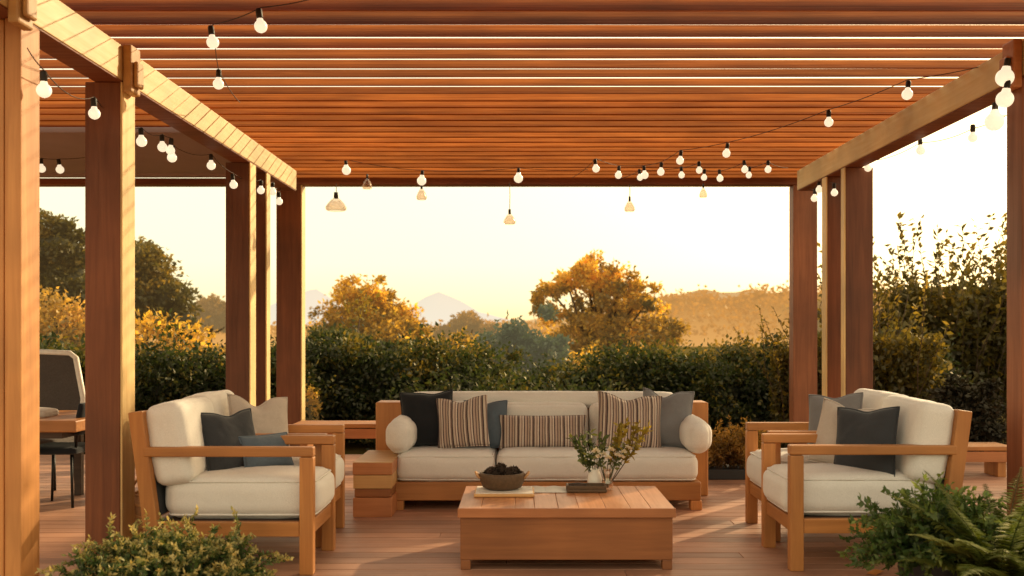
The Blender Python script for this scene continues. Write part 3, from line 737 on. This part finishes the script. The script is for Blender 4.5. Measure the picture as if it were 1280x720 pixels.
# fallen leaves
for (x, y, rz, lab) in ((2.05, 5.55, .4, 'curled orange leaf lying under the near right armchair'), (.70, 5.9, 1.2, 'curled orange leaf lying under the coffee table')):
    V = [(-.06, 0, .012), (-.02, -.03, .006), (.03, -.026, .02), (.07, 0, .014), (.03, .026, .024), (-.02, .03, .01), (0, 0, .003)]
    o = link('fallen_leaf', np_mesh('fallen_leaf', V, [(6, 0, 1), (6, 1, 2), (6, 2, 3), (6, 3, 4), (6, 4, 5), (6, 5, 0)]), M['dry_leaf'], None, True, (x, y, -.003), (0, 0, rz)); tag(o, lab, 'leaf')

# ------------------------------------------------------------------ left bay: dining set, basket
dt = empty('dining_table', (-4.35, 7.85, 0), 'wooden dining table seen behind the left posts', 'dining table')
MB().box((0, 0, .675), (1.9, 1.0, .09), bev=.01).build('tabletop', M['teak_x'], dt)
MB().box((0, 0, .60), (1.6, .8, .055), bev=.004).build('apron', M['dark_wood'], dt)
for sx in (-1, 1):
    for sy in (-1, 1): MB().box((sx * .56, sy * .40, .31), (.06, .06, .62), bev=.004).build('leg', M['dark_wood'], dt)
dc = empty('dining_chair', (-3.72, 7.80, 0), 'dark metal dining chair with thin legs pushed under the table end', 'chair')
for sx in (-1, 1):
    for sy in (-1, 1): MB().tube([(sx * .16, sy * .16, 0), (sx * .14, sy * .14, .44)], .011, 8).build('leg', M['black_metal'], dc, True)
l_ = link('seat', cushion((.42, .42, .05), .02, (0, 0, .01), n=8), M['black_cloth'], dc, True); l_.location = (0, 0, .455)
for s in (-1, 1): MB().tube([(.18, s * .16, .45), (.23, s * .17, .8)], .011, 8).build('back_post', M['black_metal'], dc, True)
l_ = link('backrest', cushion((.05, .42, .26), .02, (.01, 0, 0), n=8), M['black_cloth'], dc, True); l_.location = (.225, 0, .71); l_.rotation_euler = (0, R(8), 0)
hc = empty('lounge_chair', (-4.36, 8.72, 0), 'high backed grey chair with a pale rim behind the dining table', 'chair')
def back_outline(w0, w1, h, k=9):
    pts = [(-w0, 0), (-w0 * 1.02, h * .45)]
    pts += [(-w1 - .03, h * .93), (-w1 + .03, h), (w1 - .03, h * .985), (w1 + .03, h * .93)]
    pts += [(w0 * 1.02, h * .45), (w0, 0)]; return pts
ol = back_outline(.29, .17, .80)
bm = bmesh.new(); fr = [bm.verts.new((x, -.02 - .03 * (1 - (x / .33) ** 2) * 0, z)) for x, z in ol]; bk = [bm.verts.new((x, .05, z)) for x, z in ol]
bm.faces.new(fr); bm.faces.new(bk[::-1])
for i in range(len(ol)): bm.faces.new((fr[i], fr[(i + 1) % len(ol)], bk[(i + 1) % len(ol)], bk[i]))
mb = MB(); mb.bm.free(); mb.bm = bm; b_ = mb.build('backrest', M['chair_grey'], hc); b_.location = (0, .18, .42); b_.rotation_euler = (R(-8), 0, 0)
b2 = MB().tube([(x, -.012, z) for x, z in ol], .026, 8).build('rim', M['white_cer'], b_, True)
l_ = link('seat', cushion((.58, .52, .12), .04, (0, 0, .015), n=8), M['chair_grey'], hc, True); l_.location = (0, -.06, .40)
for sx in (-1, 1):
    for sy in (-1, 1): MB().tube([(sx * .25, sy * .2 - .04, 0), (sx * .23, sy * .18 - .04, .36)], .014, 8).build('leg', M['black_metal'], hc, True)
nk = empty('folded_cloth', (-3.98, 7.75, .72), 'crumpled pale grey cloth lying on the dining table', 'cloth')
l_ = link('cloth', cushion((.42, .26, .05), .02, (0, 0, .02), n=12, wr=.012), M['dove_cloth'], nk, True); l_.location = (0, 0, .024)

bk_ = empty('basket', (-2.475, 6.365, 0), 'tall tan rattan basket with a hoop handle beside the left post', 'basket')
prof = [(1e-4, 0), (.10, 0), (.125, .05), (.135, .16), (.12, .27), (.10, .33), (.092, .33), (.112, .27), (.126, .16), (.116, .05), (1e-4, .01)]
MB().lathe(prof, seg=28).build('basket_body', M['rattan'], bk_, True)
for z, r in ((.06, .130), (.13, .137), (.20, .135), (.27, .123), (.33, .10)):
    MB().tube([(r * math.cos(a), r * math.sin(a), z + .006 * math.sin(a * 6)) for a in [2 * math.pi * i / 32 for i in range(33)]], .009, 6, cap=False).build('weave_band', M['pale_wood'], bk_, True)
MB().tube([(.10 * math.cos(a), 0, .32 + .13 * math.sin(a)) for a in [math.pi * i / 14 for i in range(15)]], .009, 8).build('handle', M['rattan'], bk_, True)

# low benches and rail behind the seats
def bench(label, x0, x1, y, h):
    o = empty('bench', ((x0 + x1) / 2, y, 0), label, 'bench'); w = x1 - x0
    for dy in (-.13, 0, .13): MB().box((0, dy, h - .02), (w, .12, .04), bev=.005).build('seat_board', M['teak_x'], o)
    MB().box((0, -.165, h - .10), (w - .06, .025, .10), bev=.004).build('apron', M['red_wood'], o)
    for sx in (-1, 1): MB().box((sx * (w / 2 - .10), 0, (h - .045) / 2), (.08, .28, h - .045), bev=.005).build('leg', M['teak_z'], o)
bench('low wooden bench behind the far left armchair and the side table', -2.30, -1.25, 9.9, .47)
bench('low wooden bench behind the near right armchair', 3.55, 4.75, 9.4, .30)
rl = empty('bar_bench', (.16, 9.6, 0), 'dark slim bench back showing above the middle of the sofa', 'bench')
MB().box((0, 0, .79), (.72, .04, .045), bev=.01).build('top_rail', M['dark_wood'], rl)
MB().box((0, -.18, .42), (.72, .36, .04), bev=.006).build('seat_board', M['dark_wood'], rl)
for s in (-1, 1):
    MB().box((s * .32, 0, .382), (.045, .045, .764), bev=.004).build('leg', M['dark_wood'], rl); MB().box((s * .32, -.32, .199), (.045, .045, .398), bev=.004).build('leg', M['dark_wood'], rl)

# ------------------------------------------------------------------ vegetation close to the deck
def twig_bush(origin, n_twig, length, dirs, per, leafL, leafW, base_t, tip_t, droop=.2, curl=.15, r0=.004, start=.25, fan=.8):
    """many arching twigs with leaves along them; returns leaf arrays and a stem MB"""
    mb = MB(); P, N, T = [], [], []
    for i in range(n_twig):
        o_, d = dirs(i); d = d.normalized(); L = length * random.uniform(.6, 1.15)
        pts = [o_.copy()]; cur = d.copy()
        for k in range(6):
            cur = (cur + Vector((random.gauss(0, curl), random.gauss(0, curl), random.gauss(0, curl) - droop * k / 6))).normalized()
            pts.append(pts[-1] + cur * L / 6)
        mb.tube(pts, [r0 * (1 - .12 * k) for k in range(7)], 4, cap=False)
        tw = random.gauss(0, .13)
        for k in range(per):
            f = start + (1 - start) * (k + random.random()) / per; j = min(5, int(f * 6)); q = pts[j].lerp(pts[j + 1], f * 6 - j)
            dd = (pts[j + 1] - pts[j]).normalized()
            P.append(q); N.append(dd * .7 + Vector((random.gauss(0, 1), random.gauss(0, 1), random.gauss(0, 1))) * fan)
            T.append(base_t + (tip_t - base_t) * f ** 2 + tw + random.gauss(0, .1))
    return leaves(np.array(P), np.array(N), leafL, leafW, np.array(T)), mb

# front left juniper in a wide low planter
jp = empty('juniper', (-1.78, 4.78, 0), 'low spreading juniper with pale tips in the left foreground', 'shrub')
MB().lathe([(1e-4, 0), (.30, 0), (.36, .13), (.37, .15), (.34, .15), (.33, .12), (1e-4, .11)], seg=36).build('planter', M['dark_pot'], jp, True)
def jd(i):
    a = random.uniform(0, 2 * math.pi); e = random.uniform(.0, 1.0) ** .8
    rr = random.uniform(0, .36)
    hgt = .18 * (1 - e * .8)
    o_ = Vector((rr * math.cos(a) * 1.1 + .02, rr * math.sin(a), .10 + hgt * random.uniform(.3, 1)))
    d = Vector((math.cos(a) * (.3 + e), math.sin(a) * (.3 + e), .75 - .55 * e))
    return o_, d
(Vj, Fj, Tj), mbj = twig_bush(None, 900, .235, jd, 60, .024, .0115,   .06, .92, droop=.15, curl=.26, r0=.0022, start=.12, fan=.75)
Vb, Fb, Tb = blob((0, 0, .14), (.40, .36, .14), 5, .0)
Vj, Fj, Tj = merge([(Vj, Fj, Tj), (Vb, Fb, Tb)])
link('foliage', np_mesh('foliage', Vj, Fj, Tj), M['lf_juniper'], jp); mbj.build('stem', M['stem'], jp)

# right: leafy bush in a dark pot
bp_ = empty('potted_bush', (2.12, 4.92, 0), 'dense leafy green bush in a dark round pot at the right front', 'potted plant')
MB().lathe([(1e-4, 0), (.13, 0), (.16, .10), (.175, .22), (.19, .25), (.17, .25), (.16, .22), (1e-4, .21)], seg=32).build('pot', M['dark_pot'], bp_, True)
def bd_(i):
    a = random.uniform(0, 2 * math.pi); e = random.random() ** .7
    return Vector((.09 * math.cos(a) * e, .09 * math.sin(a) * e, .22)), Vector((math.cos(a) * e * 1.05 + .1, math.sin(a) * e, .95 - .45 * e))
(Vj, Fj, Tj), mbj = twig_bush(None, 340, .40, bd_, 62, .036, .019, .32, .66, droop=.30, curl=.16, r0=.003, start=.2, fan=.85)
Vb, Fb, Tb = blob((.02, 0, .34), (.18, .18, .17), 2, .0)
Vj, Fj, Tj = merge([(Vj, Fj, Tj), (Vb, Fb, Tb)])
link('foliage', np_mesh('foliage', Vj, Fj, Tj), M['lf_bush'], bp_); mbj.build('stem', M['stem'], bp_)

def fern(loc, n, L, label, potr=.15, tilt=.0, seed=1):
    random.seed(seed)
    o = empty('fern', loc, label, 'fern')
    MB().lathe([(1e-4, 0), (potr * .7, 0), (potr, .15), (potr * 1.05, .17), (potr * .9, .17), (1e-4, .14)], seg=28).build('pot', M['dark_pot'], o, True)
    parts = []; mb = MB()
    for i in range(n):
        a = 2 * math.pi * i / n * 2.4 + random.uniform(-.2, .2); el = random.uniform(.6, 1.3)
        l = L * random.uniform(.7, 1.1); d = Vector((math.cos(a) * math.cos(el), math.sin(a) * math.cos(el), math.sin(el))); p = Vector((0, 0, .15)); pts = [p]
        for k in range(12):
            d = (d + Vector((0, 0, -.085))).normalized(); p = p + d * l / 12; pts.append(p)
        mb.tube(pts, [.0035 - .0002 * k for k in range(13)], 4, cap=False)
        side = Vector((0, 0, 1)).cross(d).normalized()
        P, N, LL = [], [], []
        for k in range(3, 72):
            f = k / 72; j = min(11, int(f * 12)); q = pts[j].lerp(pts[j + 1], f * 12 - j); dd = (pts[j + 1] - pts[j]).normalized()
            w = math.sin(math.pi * min(1, f * 1.0 + .05)) ** .8 * (1 - .35 * f)
            for s in (-1, 1):
                P.append(q); N.append(side * s + dd * .45 + Vector((0, 0, random.gauss(-.05, .12)))); LL.append(max(.012, .21 * L * w))
        P, N, LL = np.array(P), np.array(N), np.array(LL)[:, None]
        Nn = N / np.linalg.norm(N, axis=1, keepdims=True); up = np.tile(np.array([[0, 0, 1.0]]), (len(P), 1)); S = np.cross(Nn, up); S = np.cross(up, Nn) * 1.0
        S /= np.linalg.norm(S, axis=1, keepdims=True); W = .011
        V = np.stack([P, P + Nn * LL * .4 + S * W, P + Nn * LL - np.array([0, 0, .15]) * LL, P + Nn * LL * .4 - S * W], 1).reshape(-1, 3)
        parts.append((V, np.arange(len(P) * 4).reshape(-1, 4), np.clip(np.full(len(P), .45 + random.gauss(0, .18)) + RNG.normal(size=len(P)) * .08, 0, 1)))
    V, F, T = merge(parts); link('frond_leaves', np_mesh('frond_leaves', V, F, T), M['lf_fern'], o); mb.build('frond_stem', M['lf_fern'], o)
    return o
fern((2.30, 4.60, 0), 34, .66, 'feathery green fern in the right front corner', seed=3)
random.seed(21)
fern((2.62, 5.25, 0), 24, .48, 'fern standing behind the feathery one beside the right front post', seed=9)
random.seed(22)

# dry golden shrub right of the sofa
ds = empty('dry_shrub', (2.02, 9.25, 0), 'dry golden shrub in a low dark trough between the sofa and the right armchairs', 'shrub')
MB().box((0, 0, .05), (.62, .34, .10), bev=.01).build('planter', M['dark_pot'], ds)
def dd_(i):
    x = random.uniform(-.28, .28); return Vector((x, random.uniform(-.13, .13), .1)), Vector((x * .9 + random.gauss(0, .2), random.gauss(0, .3), 1))
(Vj, Fj, Tj), mbj = twig_bush(None, 150, .46, dd_, 50, .034, .016, .35, .72, droop=.3, curl=.2, r0=.003, start=.05)
link('foliage', np_mesh('foliage', Vj, Fj, Tj), M['lf_dry'], ds); mbj.build('stem', M['stem'], ds)

# tall twiggy shrub at the right
def twiggy(loc, n, h, w, label, per=46, seed=0, leafL=.07, t0=.22, t1=.62):
    random.seed(100 + seed)
    o = empty('twiggy_shrub', loc, label, 'shrub', None)
    def td(i):
        x = random.uniform(-w, w); y = random.uniform(-w * .6, w * .6); return Vector((x * .55, y * .6, .02)), Vector((x * .55, y * .3, 1.9))
    (V, F, T), mb = twig_bush(None, n, h, td, per, leafL, leafL * .5, t0, t1, droop=.02, curl=.10, r0=.011, start=.08, fan=1.1)
    # loose side growth
    sp = np.array([RNG.uniform(-w, w, 6500), RNG.uniform(-w * .5, w * .5, 6500), RNG.uniform(.05, 1, 6500) ** .8 * h * .72]).T
    v2 = leaves(sp, RNG.normal(size=(6500, 3)), leafL, leafL * .6, .18 + .42 * sp[:, 2] / h + RNG.normal(size=6500) * .17)
    V, F, T = merge([(V, F, T), v2]); link('foliage', np_mesh('foliage', V, F, T), M['lf_twig'], o); mb.build('stem', M['stem'], o)
twiggy((7.25, 16.0, -.15), 110, 3.15, 1.15, 'tallest twiggy shrub with loose leaves against the sky at the right', seed=1, leafL=.125, per=60)
twiggy((4.45, 12.0, -.1), 60, 2.0, .75, 'lower twiggy shrub just right of the right rear posts', seed=2, leafL=.085)
twiggy((8.7, 16.2, -.1), 54, 2.9, .8, 'twiggy shrub partly behind the right front post', seed=4, leafL=.12)
twiggy((3.55, 12.2, -.1), 44, 1.75, .32, 'narrow twiggy shrub seen in the gaps between the right posts', seed=6)

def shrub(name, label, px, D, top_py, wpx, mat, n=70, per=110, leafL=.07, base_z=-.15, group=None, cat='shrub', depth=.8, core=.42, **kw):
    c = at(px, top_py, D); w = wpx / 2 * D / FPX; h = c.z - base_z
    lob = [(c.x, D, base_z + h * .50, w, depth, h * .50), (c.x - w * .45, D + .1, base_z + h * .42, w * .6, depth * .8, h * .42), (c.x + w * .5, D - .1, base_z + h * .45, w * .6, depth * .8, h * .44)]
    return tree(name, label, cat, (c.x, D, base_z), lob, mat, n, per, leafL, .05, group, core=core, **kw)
HG = dict(mat=M['lf_hedge'], n=150, per=135, leafL=.075, clump_r=.18, base_t=.30, spread=.28, fill=.55, gold=.06)
for px, D, ty_, w, lab in (
        (70, 12.6, 432, 170, 'dark hedge shrub behind the grey high backed chair at the far left'),
        (215, 12.8, 428, 180, 'dark hedge shrub seen between the two nearest left posts'),
        (330, 12.6, 436, 130, 'dark hedge shrub behind the rear left posts'),
        (430, 13.4, 411, 170, 'dark hedge shrub right of the left rear post below the golden tree'),
        (560, 13.8, 421, 170, 'dark hedge shrub behind the black pillow end of the sofa'),
        (690, 13.6, 458, 170, 'dark hedge shrub behind the middle of the sofa'),
        (800, 13.9, 426, 160, 'dark hedge shrub behind the wide striped pillow'),
        (905, 13.5, 441, 150, 'dark hedge shrub behind the right end of the sofa'),
        (1000, 13.7, 424, 150, 'dark hedge shrub behind the right rear post'),
        (1110, 14.2, 425, 170, 'dark hedge shrub behind the low twiggy shrub')):
    shrub('hedge_shrub', lab, px, D, ty_, w, group=None, **HG)
shrub('hedge_shrub', 'low dark hedge shrub filling the gap behind the sofa backrest', 620, 12.4, 470, 300, **{**HG, 'n': 60})
shrub('evergreen_shrub', 'near black evergreen shrub behind the near right armchair', 1207, 10.9, 452, 62, M['lf_dark'], n=60, per=120, leafL=.06, depth=.35, spread=.2)
shrub('round_shrub', 'dome shaped blue green shrub behind the middle of the hedge', 645, 18, 402, 125, M['lf_blue'], n=170, per=120, leafL=.11, core=.6, clump_r=.1, spread=.12, depth=1)
shrub('golden_shrub', 'golden flowering shrub at the far left behind the dining set', 78, 17, 352, 130, M['lf_flower'], n=80, per=110, leafL=.10, spread=.3, base_t=.45)
shrub('golden_shrub', 'low golden shrub right of the second left post', 205, 16.5, 392, 120, M['lf_gold'], n=70, per=100, leafL=.10, spread=.25, base_t=.42)
shrub('orange_shrub', 'rust tinted shrub topping the hedge left of the rear left posts', 250, 15.5, 418, 80, M['lf_flower'], n=40, per=90, leafL=.09, base_t=.3)
shrub('golden_shrub', 'golden shrub topping the hedge right of the golden tree on the left', 560, 17, 418, 100, M['lf_gold'], n=50, per=90, leafL=.09, base_t=.35)
shrub('golden_shrub', 'golden shrub topping the hedge in front of the large golden tree', 770, 18, 425, 150, M['lf_gold'], n=70, per=90, leafL=.09, base_t=.30)
shrub('golden_shrub', 'olive gold shrub topping the hedge near the right rear post', 925, 18, 424, 170, M['lf_gold'], n=70, per=90, leafL=.09, base_t=.12, spread=.2)
shrub('golden_shrub', 'bright golden shrub just right of the left rear post', 385, 12.3, 462, 22, M['lf_gold'], n=24, per=70, leafL=.06, depth=.3, base_t=.5)

# ------------------------------------------------------------------ trees
GB = -1.3
def lob(D, *ls): return [px_lobe(a, b, D, c, d) for a, b, c, d in ls]
tree('golden_tree', 'golden tree above the hedge on the left, right of the left rear post', 'tree', (at(458, 415, 38).x, 38, GB),
     lob(38, (456, 364, 24, 22), (438, 376, 22, 20), (476, 380, 24, 20), (422, 398, 26, 20), (494, 398, 28, 20), (458, 398, 34, 26), (410, 420, 28, 22), (470, 424, 60, 24), (512, 420, 28, 20)), M['lf_gold'], 260, 75, .19, .16, clump_r=.22, base_t=.46, spread=.30, core=.2, fill=.45, limbs=16)
tree('golden_tree', 'largest golden tree, broad with gaps, right of centre', 'tree', (at(755, 415, 36).x, 36, GB),
     lob(36, (742, 338, 24, 17), (718, 352, 24, 14), (768, 350, 24, 16), (692, 362, 24, 10), (676, 380, 20, 12), (700, 390, 20, 14), (748, 366, 30, 18), (790, 368, 28, 18), (806, 390, 30, 20), (762, 394, 34, 22), (826, 412, 26, 20), (730, 414, 40, 18), (785, 424, 60, 20)), M['lf_gold'], 250, 72, .19, .18, clump_r=.22, base_t=.52, spread=.32, core=.08, fill=.4, limbs=18)
tree('green_tree', 'low dark green tree in front of the left golden tree', 'tree', (at(425, 415, 24).x, 24, -.6),
     lob(24, (415, 438, 36, 24), (452, 446, 36, 20), (398, 445, 26, 26), (490, 448, 30, 18)), M['lf_hedge'], 150, 100, .12, .10, clump_r=.2, base_t=.38, spread=.28, core=.5, fill=.6)
tree('small_tree', 'small brown tree just left of the dome shaped shrub', 'tree', (at(577, 415, 37).x, 37, GB),
     lob(37, (578, 408, 20, 14), (600, 418, 22, 14), (560, 424, 20, 12)), M['lf_mist'], 50, 80, .18, .09, clump_r=.22)
tree('dark_tree', 'dark olive tree at the far left above the golden shrub', 'tree', (at(66, 415, 22).x, 22, -.4),
     lob(22, (70, 305, 38, 32), (40, 330, 50, 44), (92, 350, 34, 34), (60, 378, 62, 30)), M['lf_left'], 190, 100, .13, .13, clump_r=.17, base_t=.38, core=.55)
tree('brown_tree', 'brown green tree sloping down to the right between the left posts', 'tree', (at(160, 415, 30).x, 30, -.8),
     lob(30, (172, 335, 34, 32), (150, 360, 60, 50), (205, 375, 34, 34), (228, 400, 26, 22)), M['lf_left'], 220, 95, .17, .15, clump_r=.17, base_t=.45, core=.55)
tree('misty_tree', 'small misty tree left of the rear left posts', 'tree', (at(264, 415, 60).x, 60, GB),
     lob(60, (262, 388, 20, 14), (282, 395, 22, 18), (245, 402, 20, 12)), M['lf_mist'], 80, 80, .28, .14, clump_r=.2, core=.4)
tree('misty_tree', 'misty tree behind the right rear posts', 'tree', (at(1040, 415, 55).x, 55, GB),
     lob(55, (1040, 400, 40, 20), (1080, 402, 30, 16)), M['lf_mist'], 80, 80, .28, .14, clump_r=.2, core=.4)
tree('copper_tree', 'copper coloured tree edge behind the right front post', 'tree', (10.95, 20, -.15),
     [(10.9, 20, 3.0, .62, .7, 1.1), (11.2, 20, 3.8, .6, .7, .8), (10.5, 19.9, 2.9, .36, .5, .5), (10.9, 20, 1.4, .7, .8, 1.2)], M['lf_left'], 150, 100, .12, .14, clump_r=.2, base_t=.55, core=.6)
tree('tall_sun_blocker', 'tallest unseen tree, added far to the right to shade the deck', 'tree', (19.3, 30, -.15),
     [(19.3, 30, 4.0, 1.15, 1.1, 2.6), (19.25, 30, 8.0, 1.2, 1.1, 3.0), (19.3, 30, 11.6, 1.1, 1.1, 2.4)], M['lf_left'], 200, 110, .17, .2, core=.95, clump_r=.09)  # out of view, added to keep the low sun off the deck
tree('slender_sun_blocker', 'slender unseen tree, added right of the copper coloured tree to block sun', 'tree', (13.15, 22, -.15),
     [(13.15, 22, 2.4, .24, .24, 2.2), (13.15, 22, 5.6, .24, .24, 2.6), (13.15, 22, 8.2, .2, .2, 1.6)], M['lf_left'], 120, 80, .10, .08, core=.95, clump_r=.08)  # added outside the view as a narrow sun blocker
tree('round_sun_blocker', 'round unseen tree, added outside the right front post to shade the deck', 'tree', (14.9, 20.0, -.15),
     [(14.9, 20, 2.6, 1.2, 1.2, 2.4), (14.9, 20, 6.0, 1.15, 1.1, 2.4)], M['lf_left'], 150, 110, .13, .15, core=.92, clump_r=.1)  # unseen crown put in to cast shade on the deck

# ------------------------------------------------------------------ light, sky, camera
AZ, EL = R(42), R(22)
SD = Vector((math.sin(AZ) * math.cos(EL), math.cos(AZ) * math.cos(EL), math.sin(EL)))
sl = bpy.data.lights.new('sun', 'SUN'); sl.energy = 5.0; sl.angle = R(.8); sl.color = (1.0, .78, .46)
so = bpy.data.objects.new('sun', sl); COL.objects.link(so); so.rotation_euler = SD.to_track_quat('Z', 'Y').to_euler(); so.location = (20, 20, 15)
w = bpy.data.worlds.new('World'); SC.world = w; w.use_nodes = True; nt = w.node_tree; nt.nodes.clear()
def N_(t, **k):
    n = nt.nodes.new(t)
    for a, b in k.items(): setattr(n, a, b)
    return n
out = N_('ShaderNodeOutputWorld'); sky = N_('ShaderNodeTexSky', sky_type='NISHITA', sun_disc=False, sun_elevation=EL, sun_rotation=AZ, dust_density=4.0, air_density=1.0)
bg1 = N_('ShaderNodeBackground'); bg1.inputs[1].default_value = .05
mxw = N_('ShaderNodeMix', data_type='RGBA', blend_type='MULTIPLY'); mxw.inputs[0].default_value = 1; mxw.inputs[7].default_value = (1, .80, .50, 1)
nt.links.new(sky.outputs[0], mxw.inputs[6]); nt.links.new(mxw.outputs[2], bg1.inputs[0])
tc = N_('ShaderNodeTexCoord'); sx = N_('ShaderNodeSeparateXYZ'); nt.links.new(tc.outputs['Generated'], sx.inputs[0])
rp = N_('ShaderNodeValToRGB'); nt.links.new(sx.outputs[2], rp.inputs[0]); cr = rp.color_ramp
stops = [(0.0, (1.0, .68, .30)), (.03, (1.0, .83, .46)), (.07, (.98, .88, .56)), (.15, (.97, .88, .58)), (.4, (.95, .81, .58)), (1.0, (.78, .66, .49))]
while len(cr.elements) < len(stops): cr.elements.new(.5)
for e, (p, c) in zip(cr.elements, stops): e.position = p; e.color = (*c, 1)
dt_ = N_('ShaderNodeVectorMath', operation='DOT_PRODUCT'); dt_.inputs[1].default_value = SD; nt.links.new(tc.outputs['Generated'], dt_.inputs[0])
mr = N_('ShaderNodeMapRange'); mr.inputs[1].default_value = .55; mr.inputs[2].default_value = 1.0; mr.inputs[3].default_value = .0; mr.inputs[4].default_value = 1.0
nt.links.new(dt_.outputs['Value'], mr.inputs[0])
pw = N_('ShaderNodeMath', operation='POWER'); pw.inputs[1].default_value = 3.0; nt.links.new(mr.outputs[0], pw.inputs[0])
mu = N_('ShaderNodeMath', operation='MULTIPLY'); mu.inputs[1].default_value = 1.6; nt.links.new(pw.outputs[0], mu.inputs[0])
bg2 = N_('ShaderNodeBackground'); bg2.inputs[1].default_value = 1.32; nt.links.new(rp.outputs[0], bg2.inputs[0])
bg3 = N_('ShaderNodeBackground'); bg3.inputs[0].default_value = (1, .70, .30, 1); nt.links.new(mu.outputs[0], bg3.inputs[1])
a1 = N_('ShaderNodeAddShader'); a2 = N_('ShaderNodeAddShader')
nt.links.new(bg1.outputs[0], a1.inputs[0]); nt.links.new(bg2.outputs[0], a1.inputs[1]); nt.links.new(a1.outputs[0], a2.inputs[0]); nt.links.new(bg3.outputs[0], a2.inputs[1])
nt.links.new(a2.outputs[0], out.inputs[0])

cam = bpy.data.cameras.new('camera'); co = bpy.data.objects.new('camera', cam); COL.objects.link(co)
co.location = (0, 0, CAMZ); co.rotation_euler = (R(90), 0, 0)
cam.sensor_width = 36; cam.lens = FPX * 36 / 1280; cam.shift_x = -(CX - 640) / 1280; cam.shift_y = (CY - 360) / 1280
cam.clip_start = .05; cam.clip_end = 8000
cam.dof.use_dof = True; cam.dof.focus_distance = 7.2; cam.dof.aperture_fstop = 2.2
SC.camera = co
SC.view_settings.view_transform = 'Standard'; SC.view_settings.look = 'None'; SC.view_settings.exposure = 0
SC.cycles.use_denoising = True; SC.cycles.max_bounces = 8; SC.cycles.diffuse_bounces = 5; SC.cycles.transparent_max_bounces = 8
SC.cycles.sample_clamp_indirect = 8
